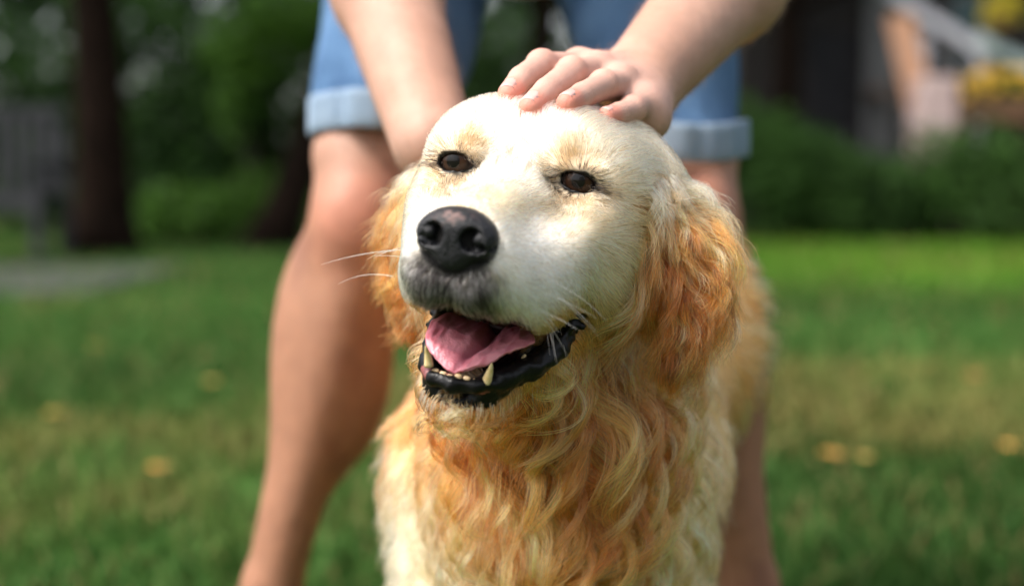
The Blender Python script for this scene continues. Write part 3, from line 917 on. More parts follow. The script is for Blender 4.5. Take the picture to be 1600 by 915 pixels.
# skull
fd.add(hell((0, -6.4, -0.4), (5.3, 6.6, 4.25)), 1.0 * cm)
for s in (-1, 1):
    fd.add(hell((s*2.3, -2.9, 0.9), (2.6, 2.9, 2.55)), 1.6 * cm)          # forehead halves
    fd.add(hell((s*(4.75 if s > 0 else 4.4), -5.0, -2.0), (1.95 if s > 0 else 1.8, 4.6, 4.1)), 1.8 * cm)           # temples
    fd.add(hell((s*(4.5 if s > 0 else 4.0), -3.6, -5.0), (2.3 if s > 0 else 1.9, 4.4, 3.4)), 1.8 * cm)           # cheeks
    fd.add(hell((s*3.2, -0.6, -2.6), (2.2, 2.6, 2.0)), 1.6 * cm)           # below the eye
# muzzle
fd.add(hcone((0, -1.0, -1.9), (0, 8.0, -3.1), 2.15, 1.62), 1.3 * cm)
for s in (-1, 1):
    fd.add(hcone((s*1.3, 7.4, -4.2), (s*2.55, 0.2, -4.4), 1.5, 2.1), 1.0 * cm)
    fd.add(hell((s*(2.25 if s > 0 else 1.95), 5.3, -5.4), (1.6 if s > 0 else 1.4, 3.0, 1.85), rotx(radians(8)) @ rotz(radians(s * 7))), 0.8 * cm)
    fd.add(hell((s*(3.2 if s > 0 else 2.8), 3.0, -5.7), (1.4, 3.2, 2.0), rotz(radians(s * 8))), 1.0 * cm)
    fd.add(hell((s*3.0, 0.6, -3.8), (1.9, 3.2, 2.4)), 1.4 * cm)
    fd.add(hell((s*1.0, 8.3, -4.75), (1.15, 1.2, 1.55)), 0.6 * cm)
for s in (-1, 1):
    fd.sub(hell((s*3.35, 3.7, -1.1), (1.5, 3.3, 1.35)), 1.0 * cm)           # sides of the nose bridge
# lower jaw, hanging open
for s in (-1, 1):
    fd.add(hcone((s*(3.5 if s > 0 else 2.6), -3.2, -7.6), (s*1.3, 4.9, -11.35), 1.7, 0.95), 0.7 * cm)
fd.add(hell((0, 4.9, -11.75), (1.4, 1.45, 0.75), rotx(radians(-20))), 0.5 * cm)
fd.add(hell((0, 0.0, -10.6), (2.8, 5.0, 1.1), rotx(radians(24))), 1.0 * cm)
# mouth cavity and tongue bed
fd.sub(hell((0, 4.4, -8.6), (2.35, 6.0, 1.7), rotx(radians(18))), 0.4 * cm)
fd.sub(hcone((0, 9.2, -7.6), (0, 3, -8.0), 0.7, 1.4), 0.4 * cm)
fd.sub(hcone((0, 10.2, -4.9), (0, 9.7, -6.9), 0.18, 0.28), 0.25 * cm)
for s in (-1, 1):                                                          # black lower lips
    pts = LIP[s]; rr = [0.36, 0.64, 0.66, 0.52, 0.40, 0.36] if s > 0 else [0.55, 0.6, 0.55, 0.5, 0.42, 0.42]
    fd.chain([H(*p) for p in pts], [r * cm for r in rr], 0.35 * cm, 0.2 * cm)
    rg = np.random.default_rng(5 + s)
    for i in range(46 if s > 0 else 12):                                                     # crinkled lip edge
        t = rg.random() * 3.2; k = int(t); q = np.array(pts[k]) * (1 - (t - k)) + np.array(pts[k + 1]) * (t - k)
        q = q + unit(rg.normal(0, 1, 3)) * (.72 - .1 * t)
        fd.add(hell(q, rg.uniform(.13, .30, 3)), 0.10 * cm)
# eyes: lids bulge over the ball, almond opening
for s in (-1, 1):
    e = EYE_C[s]
    fd.sub(hell(e + (s*-0.5, 1.3, .1), (1.5, 1.0, 1.1)), 0.8 * cm)
    fd.add(hell(e, (1.30, 1.25, 1.25)), 0.6 * cm)
    fd.add(hcone(e + (s*-1.2, .95, .75), e + (s*1.2, .55, .75), .36, .36), 0.5 * cm)
    A = roty(radians(s * 12)) @ rotz(radians(-s * 14))
    fd.sub(hell(e + (s*0.06, 1.1, -0.03), (0.97, 1.25, 0.42), A), 0.16 * cm)
    fd.sub(hell(e + (s*-0.72, 1.2, -0.10), (0.42, 0.7, 0.2), A), 0.15 * cm)
    fd.sub(Ell(H(*e), np.full(3, (EYE_R - .03) * cm)), 0.05 * cm)
# ears
EAR_L = [H(5.2, -7.0, 1.7), P(1038, 330, .832), P(1066, 420, .822), P(1074, 500, .822), P(1054, 562, .828)]
EAR_R = [H(-5.0, -7.0, 1.2), P(662, 330, .865), P(652, 400, .872), P(652, 460, .875), P(662, 500, .875)]
def ear(pts, rads, thick, nrm):
    for i in range(len(pts) - 1):
        a, b = pts[i], pts[i + 1]
        c = (a + b) / 2; L = np.linalg.norm(b - a)
        z = unit(b - a); y = unit(nrm - np.dot(nrm, z) * z); x = np.cross(y, z)
        w = (rads[i] + rads[i + 1]) / 2
        fd.add(Ell(c, (w, thick, L * 0.78), np.stack([x, y, z], 1)), 0.010)
EARN_L = unit(np.array([0.42, -0.9, 0.1]))
EARN_R = unit(np.array([-0.75, -0.65, 0.1]))
ear(EAR_L, [.015, .023, .026, .019, .006], .0075, EARN_L)
ear(EAR_R, [.014, .020, .022, .018, .010], .0075, EARN_R)
# neck, chest, trunk and legs
fd.add(Cone(H(0, -7.5, -3.5), P(892, 640, .99), .060, .078), .03)
fd.add(Cone(H(0, -3.5, -9.5), P(865, 690, .91), .036, .066), .025)
fd.add(Ell(P(884, 740, 1.02), (.080, .12, .15)), .03)
fd.add(Ell(P(870, 700, .915), (.068, .058, .105)), .04)
fd.add(Ell(P(880, 840, .945), (.062, .055, .09)), .04)
for px, d in ((800, 1.02), (988, 1.05)):
    fd.add(Ell(P(px, 700, d), (.045, .08, .125)), .03)
fd.add(Cone(P(895, 640, 1.10), np.array([.100, 1.26, .42]), .090, .112), .05)
fd.add(Cone((.100, 1.26, .42), (.080, 1.52, .42), .112, .105), .05)
fd.add(Ell((.075, 1.52, .41), (.110, .13, .12)), .04)
DOG_FEET = []
for px, d in ((704, 1.03), (1018, 1.05)):
    k = P(px, 800, d); e = P(px - 4 if px < 800 else px + 4, 915, d); w = np.array([e[0] - (.005 if px < 800 else -.005), e[1] - .015, .07])
    fd.chain([P(px, 730, d), k, e, w, (w[0], w[1] - .01, .035)], [.046, .038, .032, .022, .024], .03, .012)
    for t in (-1.5, -.5, .5, 1.5):
        fd.add(Ell((w[0] + t * .013, w[1] - .045 + abs(t) * .006, .022), (.010, .026, .018)), .008)
    DOG_FEET.append(w)
for x in (-.035, .155):
    fd.add(Ell((x, 1.52, .34), (.05, .10, .14)), .04)
    fd.chain([(x, 1.44, .27), (x, 1.60, .17), (x, 1.57, .045), (x, 1.54, .03)], [.05, .027, .02, .024], .03, .01)
    for t in (-1.5, -.5, .5, 1.5):
        fd.add(Ell((x + t * .013, 1.51 + abs(t) * .006, .022), (.010, .026, .018)), .008)
fd.chain([(.06, 1.62, .46), (.08, 1.66, .40), (.09, 1.68, .32), (.09, 1.70, .22)], [.035, .03, .025, .012], .03, .012)

DV, DQ = fd.mesh()
DV = smooth_mesh(DV, DQ, 1, 0.4)
DN = fd.sample(DV)[1]
DL = HL(DV)

def dog_regions(p):
    """per-point masks from the anatomy, p in world metres"""
    L = HL(p); x, y, z = L.T; ax_ = np.abs(x)
    R = {}
    R['eye'] = np.min([np.linalg.norm((L - (EYE_C[s] + (0, .8, 0))) / (1.2, 1.1, 0.80), axis=1) for s in (-1, 1)], axis=0)
    lip = np.min([path_dist(L, LIP[s]) for s in (-1, 1)], axis=0)
    R['lip'] = lip
    inm = ((L - (0, 4.4, -8.6)) @ rotx(radians(18))) / (2.5, 6.2, 1.85)
    R['mouth'] = np.linalg.norm(inm, axis=1)
    R['nose'] = np.linalg.norm((L - (0, 9.2, -2.9)) / (2.2, 1.5, 1.75), axis=1)
    R['earL'] = path_dist(p, EAR_L[1:]) ; R['earR'] = path_dist(p, EAR_R[1:])
    R['L'] = L
    return R

TIPC = np.array
C_CREAM = np.array([.91, .77, .60]); C_WHITE = np.array([.92, .865, .785]); C_GOLD = np.array([.67, .275, .09]); C_DEEP = np.array([.42, .17, .065])
C_PALE = np.array([.87, .465, .225]); C_DARK = np.array([.035, .028, .027]); C_GREY = np.array([.45, .42, .40])
def fur_colour(p):
    R = dog_regions(p); L = R['L']; x, y, z = L.T; ax_ = np.abs(x)
    n1 = vnoise(p * 45, 1); n2 = vnoise(p * 120, 2); n3 = vnoise(p * 20, 3)
    c = np.tile(C_CREAM, (len(p), 1))
    c = mixc(c, C_WHITE, sstep(1.0, 5.0, y) * sstep(-1.2, -3.2, z))                      # white muzzle sides
    c = mixc(c, C_WHITE, .7 * sstep(-4, -1, y) * sstep(3.2, 1.4, ax_) * sstep(-1.5, 0, z))   # white between the eyes
    c = mixc(c, np.array([.86, .62, .38]), .75 * np.exp(-((x / 1.7) ** 2 + ((y - 5.6) / 2.6) ** 2)) * sstep(-3, -1.5, z))  # tan saddle over the nose
    c = mixc(c, np.array([.82, .60, .36]), sstep(-5.5, -10.5, y + .25 * z) * .75)               # back of the skull warmer
    c = mixc(c, np.array([.80, .60, .37]), .8 * sstep(4.0, 6.5, ax_) * sstep(1.5, -2.5, y) * sstep(1.5, -2, z))   # cheek sides
    c = mixc(c, np.array([.66, .40, .17]), .8 * np.exp(-(((ax_ - 6.6) / .9) ** 2 + ((y + 3.4) / 1.5) ** 2 + ((z + 1.2) / 1.1) ** 2)))
    c = mixc(c, np.array([.60, .35, .15]), .95 * sstep(-5.2, -6.8, z) * sstep(7.0, 4.0, y) * sstep(-1.5, 1.0, y))   # tan upper lip
    c = mixc(c, C_PALE, sstep(-6.5, -9.0, z) * sstep(2.0, -1, y))
    c = mixc(c, np.array([.36, .22, .11]), .75 * np.exp(-(((x - 4.8) / 1.1) ** 2 + ((y + .4) / 1.3) ** 2 + ((z + 7.2) / 1.0) ** 2)))
    # dark speckled chin and lip front
    front = sstep(6.6, 8.0, y + .25 * n2 * 4 - .5) * sstep(-3.6, -4.3, z) * sstep(2.6, 1.5, ax_ + (n2 - .5))
    c = mixc(c, C_GREY * .22, front * .92)
    # jaw underside
    c = mixc(c, np.array([.58, .38, .19]), sstep(-10.8, -11.6, z) * sstep(0, 3, y))
    # eye surround
    e = R['eye']
    for s in (-1, 1):
        q = L - EYE_C[s]
        tuft = np.exp(-(((q[:, 0] * s + .75) / .75) ** 2 + ((q[:, 2] - 1.25) / .85) ** 2)) * sstep(-1.5, 0, y)
        c = mixc(c, np.array([.44, .32, .20]), np.clip(tuft * .85, 0, .62))
        under = np.exp(-(((q[:, 0] * s + .05) / .9) ** 2 + ((q[:, 2] + 1.5) / .7) ** 2)) * sstep(-2, 0, y)
        c = mixc(c, np.array([.52, .42, .30]), np.clip(under * .75, 0, 1))
        q0, q1 = (s*-.75, 1.2, -.15), (s*-1.15, 1.75, -1.15)
        c = mixc(c, np.array([.12, .07, .06]), .85 * sstep(.32, .12, seg_dist(L, EYE_C[s] + q0, EYE_C[s] + q1)))
        for q0, q1 in (((s*.80, .85, -.22), (s*1.55, .25, -.55)), ((s*-.7, 1.25, -.05), (s*-1.35, 1.35, -.12))):
            c = mixc(c, C_DARK, .92 * sstep(.34, .16, seg_dist(L, EYE_C[s] + q0, EYE_C[s] + q1)))
    c = mixc(c, C_DARK, sstep(.94, .82, e))
    # neck and chest
    wx, wy, wz = p.T
    neck = sstep(-9.5, -12.5, z + .12 * y) * sstep(3.5, 1.0, y) + sstep(-10.5, -12.5, z)
    neck = np.maximum(np.clip(neck, 0, 1), sstep(-9.5, -12.5, y))
    gold = mixc(np.tile(C_PALE, (len(p), 1)), C_GOLD, np.clip(.55 + .9 * (n3 - .4) + .6 * (n1 - .5), 0, 1))
    # legs and the low front of the dog go cream
    low = sstep(.40, .30, wz) * np.clip(np.exp(-((wx + .08) / .055) ** 2) + .8 * np.exp(-((wx - .128) / .03) ** 2), 0, 1)
    gold = mixc(gold, np.array([.92, .80, .60]), np.clip(low * 1.1, 0, .95))
    gold = mixc(gold, np.array([.88, .55, .265]), .85 * sstep(.075, .115, wx) * sstep(.50, .46, wz))
    gold = mixc(gold, np.array([.88, .53, .25]), .7 * sstep(1.02, 1.12, wy))
    c = mixc(c, gold, neck)
    thc = P(915, 625, .87); throat_shade = np.exp(-(((wx - thc[0]) / .055) ** 2 + ((wy - thc[1]) / .07) ** 2 + ((wz - thc[2]) / .034) ** 2)) * (.6 + .8 * (n1 - .2))  # deep shadow under the jaw painted into the throat fur
    c = mixc(c, C_DEEP, np.clip(throat_shade * 1.0, 0, .9))
    gp_ = P(1012, 455, .832); gap = np.exp(-(((wx - gp_[0]) / .010) ** 2 + ((wz - gp_[2]) / .038) ** 2)) * sstep(.05, .02, np.abs(wy - gp_[1]))  # between ear and cheek: shadow at the ear's front edge painted into the fur
    c = mixc(c, C_DEEP, np.clip(gap * .9, 0, .85))
    # ears
    for k, pts in (('earL', EAR_L), ('earR', EAR_R)):
        top = pts[0][2]; t = np.clip((top - wz) / .15, 0, 1)
        ec = mixc(mixc(np.tile(C_PALE, (len(p), 1)), C_GOLD, np.clip(.50 + .5 * sstep(.1, .4, t) + .4 * (n1 - .45), 0, 1)), C_DEEP, np.clip(.9 * sstep(.45, .95, t) + .35 * (n2 - .5), 0, .85))
        c = mixc(c, ec, sstep(.040, .028, R[k]) * sstep(.05, .25, t))
    return c, R

# crinkled wet lips
lipd = np.min([path_dist(DL, LIP[s]) for s in (-1, 1)], axis=0)
DV = DV + DN * (sstep(1.5, 1.0, lipd) * ((vnoise(DL * (1.6, 1.6, 3.0), 12) - .5) * .0022 + (vnoise(DL * 7, 13) - .5) * .0005))[:, None]
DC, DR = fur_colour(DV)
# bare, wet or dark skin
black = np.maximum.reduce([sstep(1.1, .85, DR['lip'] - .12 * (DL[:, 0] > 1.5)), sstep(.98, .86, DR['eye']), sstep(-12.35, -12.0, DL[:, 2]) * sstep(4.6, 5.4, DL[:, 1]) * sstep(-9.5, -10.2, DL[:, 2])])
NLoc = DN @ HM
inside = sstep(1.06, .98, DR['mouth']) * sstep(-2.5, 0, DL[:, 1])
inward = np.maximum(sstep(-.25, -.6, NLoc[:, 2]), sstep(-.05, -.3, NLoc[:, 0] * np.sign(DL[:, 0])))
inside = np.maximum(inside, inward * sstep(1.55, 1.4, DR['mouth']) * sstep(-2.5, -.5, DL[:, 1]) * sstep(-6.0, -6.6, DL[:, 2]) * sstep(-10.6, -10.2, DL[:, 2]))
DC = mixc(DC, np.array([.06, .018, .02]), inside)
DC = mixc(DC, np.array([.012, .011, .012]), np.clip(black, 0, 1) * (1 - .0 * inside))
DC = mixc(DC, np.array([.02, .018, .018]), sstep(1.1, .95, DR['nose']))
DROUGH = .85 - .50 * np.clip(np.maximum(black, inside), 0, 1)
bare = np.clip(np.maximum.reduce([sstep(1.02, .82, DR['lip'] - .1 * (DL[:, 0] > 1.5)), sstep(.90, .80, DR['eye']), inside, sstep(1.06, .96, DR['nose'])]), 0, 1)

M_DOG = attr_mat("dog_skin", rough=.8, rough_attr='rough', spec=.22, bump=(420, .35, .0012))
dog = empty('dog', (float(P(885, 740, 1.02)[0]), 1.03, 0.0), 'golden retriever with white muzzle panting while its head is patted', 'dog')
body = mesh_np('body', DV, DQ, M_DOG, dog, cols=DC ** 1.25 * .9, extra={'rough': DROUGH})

# ---- nose leather
fn = Field(ax([(-.11, .04, .0007)]), ax([(.655, .735, .0007)]), ax([(.475, .585, .0007)]))
fn.add(hell((0, 8.75, -2.7), (1.98, 1.45, 1.36)), .4 * cm)
for s in (-1, 1):
    fn.add(hell((s*1.18, 9.0, -2.95), (.92, 1.02, 1.0)), .35 * cm)
fn.add(hell((0, 9.15, -3.7), (1.1, .85, .9)), .4 * cm)
fn.add(hell((0, 9.0, -4.0), (.8, .5, .5)), .5 * cm)
for s in (-1, 1):
    A = rotz(radians(-s * 24))
    fn.sub(hell((s*1.06, 9.95, -2.8), (.56, .95, .60), A), .22 * cm)
    fn.sub(hcone((s*1.35, 9.75, -3.15), (s*2.15, 8.95, -3.05), .26, .13), .15 * cm)
    fn.add(hell((s*1.3, 9.25, -2.75), (.36, .6, .38)), .2 * cm)
fn.sub(hell((0, 11.35, -2.9), (3.0, 1.15, 2.2)), .5 * cm)
fn.sub(hcone((0, 10.30, -2.1), (0, 10.12, -4.2), .06, .10), .22 * cm)
NV, NQ = fn.mesh()
NL = HL(NV)
nn = vnoise(NV * 900, 4)
NV = NV + fn.sample(NV)[1] * ((nn - .5) * .00028)[:, None]
pink = np.exp(-(((NL[:, 0] + .15) / .75) ** 2 + ((NL[:, 2] + 1.75) / .38) ** 2)) * sstep(.35, .6, vnoise(NV * 420, 7)) * sstep(9.0, 9.6, NL[:, 1])
pink = pink * .6
NC = mixc(np.tile(np.array([.012, .012, .014]), (len(NV), 1)), np.array([.28, .17, .15]), np.clip(pink, 0, .7))
M_NOSE = attr_mat("dog_nose_leather", rough=.30, spec=.26, bump=(900, .7, .0012))
mesh_np('nose', NV, NQ, M_NOSE, dog, cols=NC)

# ---- eyes
def eye_mat():
    m, nt, b = mat_new("dog_eye")
    at = nt.nodes.new("ShaderNodeAttribute"); at.attribute_name = 'col'
    nt.links.new(at.outputs[0], b.inputs["Base Color"])
    b.inputs["Roughness"].default_value = .4; b.inputs["Specular IOR Level"].default_value = .0; b.inputs["Coat Weight"].default_value = 1.0; b.inputs["Coat IOR"].default_value = 1.33; b.inputs["Coat Roughness"].default_value = .02
    return m
M_EYE = eye_mat()
def sphere_np(c, r, axis, n=40, m=28):
    axis = unit(axis); u = unit(np.cross(axis, [0, 0, 1])); v = np.cross(u, axis)
    th = np.linspace(0, pi, m); ph = np.linspace(0, 2 * pi, n, endpoint=False)
    T, Ph = np.meshgrid(th, ph, indexing='ij')
    D = np.cos(T)[..., None] * axis + np.sin(T)[..., None] * (np.cos(Ph)[..., None] * u + np.sin(Ph)[..., None] * v)
    V = (c + D * r).reshape(-1, 3)
    Q = [[i*n + j, i*n + (j+1) % n, (i+1)*n + (j+1) % n, (i+1)*n + j] for i in range(m-1) for j in range(n)]
    return V, np.array(Q), T.ravel(), Ph.ravel()
for s in (-1, 1):
    gaze = unit(hdir((s * .06, 1, .03)) * 1.0)
    V, Q, T, Ph = sphere_np(H(*EYE_C[s]), EYE_R * cm, gaze, 48, 40)
    a = np.degrees(T)
    c = np.tile(np.array([.006, .005, .005]), (len(V), 1))
    iris = sstep(20, 24, a) * sstep(41, 38, a)
    c = mixc(c, np.array([.042, .017, .008]), iris * (.7 + .3 * np.sin(Ph * 23)))
    c = mixc(c, np.array([.02, .012, .01]), sstep(38, 42, a))
    c = mixc(c, np.array([.07, .05, .045]), sstep(47, 55, a))
    eb = mesh_np('eye', V, Q, M_EYE, dog, cols=c)

# ---- tongue: a broad strap with a cleft, turned-up sides and a flap over the near lip
nu, nv = 64, 72
U_, V_ = np.meshgrid(np.linspace(-1, 1, nu), np.linspace(0, 1, nv), indexing='ij')
u = U_.ravel(); v = V_.ravel()
def curve1(v, ks, vs): return np.interp(v, ks, vs)
cy_ = curve1(v, [0, .3, .6, .85, 1], [-1.5, 1.4, 4.0, 5.7, 6.45])
cz_ = curve1(v, [0, .3, .6, .85, 1], [-8.45, -8.5, -8.7, -9.38, -10.18])
hw = curve1(v, [0, .3, .6, .8, .9, .96, 1], [2.0, 2.35, 2.5, 2.25, 1.95, 1.65, 1.1])
hw = hw * (1 + .34 * np.exp(-((v - .60) / .18) ** 2) * (u > 0))
cx_ = -.12 + .10 * np.sin(v * 4)
cleft = np.exp(-((u - .12 - .10 * np.sin(3 * v)) / .13) ** 2)
fold2 = np.exp(-((u - .55) / .12) ** 2) * np.exp(-((v - .72) / .22) ** 2)
zz = cz_ + .55 * np.abs(u) ** 2.2 - (.62 * curve1(v, [0, .6, .88, 1], [1, .95, .45, .1])) * cleft - .22 * fold2 - .95 * np.clip(np.abs(u + .05) - .78, 0, 1) * (v > .3)
yy = cy_ - .55 * np.abs(u) ** 2 * v
TL = np.stack([cx_ + u * hw, yy, zz], 1)
wrk = (vnoise(TL * (5.5, 1.1, 3), 3) - .5) * .13 * curve1(v, [0, .7, .95, 1], [1, 1, .4, .2]) + (vnoise(TL * (9, 5, 5), 5) - .5) * .05
TL[:, 2] += wrk
TLb = TL - np.stack([0 * u, .12 + 0 * u, .42 * np.sqrt(np.clip(1 - u * u * .9, .1, 1)) * curve1(v, [0, .9, 1], [1, .8, .3])], 1)
TQ = np.array([[i * nv + j, (i + 1) * nv + j, (i + 1) * nv + j + 1, i * nv + j + 1] for i in range(nu - 1) for j in range(nv - 1)])
n_ = len(TL); rim = [i * nv for i in range(nu)] + [(nu - 1) * nv + j for j in range(1, nv)] + [i * nv + nv - 1 for i in range(nu - 2, -1, -1)] + [j for j in range(nv - 2, 0, -1)]
rq = np.array([[rim[k], rim[(k + 1) % len(rim)], rim[(k + 1) % len(rim)] + n_, rim[k] + n_] for k in range(len(rim))])
TLa = np.concatenate([TL, TLb]); TQa = np.concatenate([TQ[:, ::-1], TQ + n_, rq])
tcol = mixc(np.tile(np.array([.56, .165, .21]), (len(TLa), 1)), np.array([.72, .27, .32]), sstep(.3, .75, vnoise(TLa * (4, 1.2, 2), 8)))
va = np.concatenate([v, v])
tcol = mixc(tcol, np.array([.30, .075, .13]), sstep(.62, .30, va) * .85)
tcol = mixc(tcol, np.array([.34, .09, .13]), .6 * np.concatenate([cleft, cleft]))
M_TONGUE = attr_mat("tongue_flesh", rough=.30, sss=.2, sss_rad=(.004, .0015, .001), spec=.5, bump=(900, .4, .001))
mesh_np('tongue', HO + (TLa / 100) @ HM.T, TQa, M_TONGUE, dog, cols=tcol)

# ---- teeth and gums
M_INC = noise_mat("stained_tooth", (.46, .30, .15), (.60, .44, .26), 300, .35, 0, spec=.4)
M_TOOTH = noise_mat("tooth_ivory", (.60, .42, .17), (.70, .56, .32), 300, .3, 0, spec=.5)
def tooth(name, a, b, r, flat=1.0):
    a, b = np.array(a, float), np.array(b, float)
    ts = np.linspace(0, 1, 9); bend = np.array([0, -.16, 0])
    mb = MB(); pts = [H(*(a + (b - a) * t + bend * np.linalg.norm(b - a) * np.sin(t * pi) * .6)) for t in ts]
    rd = [r * cm * (1 - .85 * t ** 1.6) * (1 if t < .98 else .4) for t in ts]
    return mb.tube(pts, rd, 10).build(name, M_TOOTH, dog, smooth=True)
tooth('canine_tooth', (-1.45, 6.5, -10.2), (-1.62, 7.0, -9.0), .25)
tooth('canine_tooth', (1.62, 6.1, -10.6), (1.92, 6.5, -9.35), .26)
for i, x in enumerate((-1.05, -.62, -.2, .22, .65, 1.08)):
    a_, b_ = H(x, 6.38 - abs(x) * .22, -10.9), H(x * 1.05, 6.62 - abs(x) * .22, -10.27 - .06 * ((i * 7) % 3))
    MB().bar(a_, b_, .0041, .0026, up=hdir((0, 1, 0))).build('incisor_tooth', M_INC, dog, smooth=True, bevel=.0011)
for i, (x, y, z) in enumerate(((2.45, 4.3, -10.0), (2.75, 3.3, -9.6))):
    tooth('premolar_tooth', (x, y, z - .3), (x * 1.02, y + .1, z + .35), .3)
M_GUM = noise_mat("gum", (.32, .10, .09), (.10, .03, .035), 250, .3, 0.2, spec=.5)
mb = MB(); gp = [H(-1.9, 5.6, -10.55), H(-1.4, 6.15, -10.75), H(0, 6.35, -10.85), H(1.4, 5.9, -10.85), H(2.0, 5.2, -10.75), H(2.7, 3.6, -10.1)]
mb.tube(gp, [.003, .0042, .0045, .0042, .0038, .003], 10).build('gum', M_GUM, dog, smooth=True)
# ------------------------------------------------------------------ fur: real strands grown over the body
from mathutils import kdtree

def hair_mat(name, rough=.42, tip=.22):
    m = bpy.data.materials.new(name); m.use_nodes = True; nt = m.node_tree
    nt.nodes.remove(nt.nodes["Principled BSDF"])
    h = nt.nodes.new("ShaderNodeBsdfHairPrincipled"); h.model = 'CHIANG'; h.parametrization = 'COLOR'
    at = nt.nodes.new("ShaderNodeAttribute"); at.attribute_name = 'hcol'
    hi = nt.nodes.new("ShaderNodeHairInfo")
    mr = nt.nodes.new("ShaderNodeMapRange"); mr.inputs["To Min"].default_value = 1 - tip; mr.inputs["To Max"].default_value = 1 + tip * .3
    nt.links.new(hi.outputs["Intercept"], mr.inputs["Value"])
    sc = nt.nodes.new("ShaderNodeVectorMath"); sc.operation = 'SCALE'
    nt.links.new(at.outputs["Color"], sc.inputs[0]); nt.links.new(mr.outputs[0], sc.inputs["Scale"])
    nt.links.new(sc.outputs[0], h.inputs["Color"])
    h.inputs["Roughness"].default_value = rough; h.inputs["Radial Roughness"].default_value = .6
    h.inputs["Coat"].default_value = 0.0
    h.inputs["Random Roughness"].default_value = .2
    nt.links.new(h.outputs[0], nt.nodes["Material Output"].inputs["Surface"])
    return m
M_FUR = hair_mat("dog_fur")

def make_hair(name, pts, r0, r1, cols, mat, parent):
    n, k, _ = pts.shape
    cu = bpy.data.hair_curves.new(name)
    cu.add_curves([k] * n)
    cu.attributes['position'].data.foreach_set('vector', pts.astype(np.float32).ravel())
    t = np.linspace(0, 1, k)
    prof = (1 - t ** 2.2) * 1.0
    r = (np.broadcast_to(r1, (n,))[:, None] * (1 - prof) + np.broadcast_to(r0, (n,))[:, None] * prof)
    ra = cu.attributes.get('radius') or cu.attributes.new('radius', 'FLOAT', 'POINT')
    ra.data.foreach_set('value', r.astype(np.float32).ravel())
    cols = np.clip(cols, .003, .97) ** 1.75
    a = cu.attributes.new('hcol', 'FLOAT_COLOR', 'CURVE')
    c4 = np.ones((n, 4), np.float32); c4[:, :3] = np.clip(cols, .003, .97)
    a.data.foreach_set('color', c4.ravel())
    cu.materials.append(mat)
    o = bpy.data.objects.new(name, cu)
    return link(o, parent)

# faces of the body as sampling ground
FC = DV[DQ].mean(1)
FAREA = .5 * np.linalg.norm(np.cross(DV[DQ[:, 2]] - DV[DQ[:, 0]], DV[DQ[:, 3]] - DV[DQ[:, 1]]), axis=1)
FBARE = bare[DQ].mean(1)
FL = HL(FC)
FR_ = dog_regions(FC)
isear_L = sstep(.040, .030, FR_['earL']) * (FC[:, 2] < EAR_L[0][2] - .012)
isear_R = sstep(.040, .030, FR_['earR']) * (FC[:, 2] < EAR_R[0][2] - .012)
isear = np.maximum(isear_L, isear_R)
head_m = sstep(-10.5, -9.0, FL[:, 1]) * np.maximum(sstep(-12.2, -11.2, FL[:, 2]), 0)
under = sstep(-8.5, -10, FL[:, 2]) * sstep(2.5, .5, FL[:, 1])
head_m = head_m * (1 - under)
front_body = sstep(1.16, 1.08, FC[:, 1]) * (1 - head_m) * (1 - isear)
back_body = sstep(1.08, 1.16, FC[:, 1]) * (1 - head_m) * (1 - isear)

def sample_roots(w, n, rng):
    w = w * FAREA * (1 - FBARE); cs = np.cumsum(w); cs /= cs[-1]
    f = np.searchsorted(cs, rng.random(n))
    a, b = rng.random((2, n, 1))
    q = DV[DQ[f]]
    p = (q[:, 0] * (1 - a) + q[:, 1] * a) * (1 - b) + (q[:, 3] * (1 - a) + q[:, 2] * a) * b
    return p

def head_flow(p):
    L = HL(p); x, y, z = L.T; s = np.sign(x); a = np.abs(x)
    f = np.stack([.35 * x / 3.5, -np.ones_like(x), .0 * x], 1)
    up = sstep(-.5, 1.5, z) * sstep(0.5, -2.5, y)
    f = f * (1 - up[:, None]) + up[:, None] * np.stack([.35 * x / 3, -.8 + 0 * x, .25 + 0 * x], 1)
    sd_ = sstep(-1.8, -3.6, z)
    f = f * (1 - sd_[:, None]) + sd_[:, None] * np.stack([.25 * s, -.75 + 0 * x, -.50 - .05 * np.clip(-z - 4, 0, 4)], 1)
    bk = sstep(-3.5, -7, y) * sstep(3.5, 6, a)
    f = f * (1 - bk[:, None]) + bk[:, None] * np.stack([.2 * s, -.45 + 0 * x, -.85 + 0 * x], 1)
    fr = sstep(7.2, 8.6, y) * sstep(-3.4, -4.2, z)
    f = f * (1 - fr[:, None]) + fr[:, None] * np.stack([.22 * x, .05 + 0 * x, -1 + 0 * x], 1)
    jaw = sstep(-10.5, -11.2, z) * sstep(0, 2, y)
    f = f * (1 - jaw[:, None]) + jaw[:, None] * np.stack([.1 * x, .0 * x, -1 + 0 * x], 1)
    for e in (-1, 1):
        q = L - (EYE_C[e] + (0, .6, 0)); r = np.linalg.norm(q, axis=1)
        w = sstep(3.2, 1.6, r)[:, None]
        rad = unit(q * (1, .5, 1)); rad[:, 1] -= .25
        f = f * (1 - w) + w * rad
    return unit(hdir(unit(f)))

def nearest(base, q):
    kd = kdtree.KDTree(len(base))
    for i, p in enumerate(base): kd.insert(p, i)
    kd.balance()
    return np.array([kd.find(p)[1] for p in q])

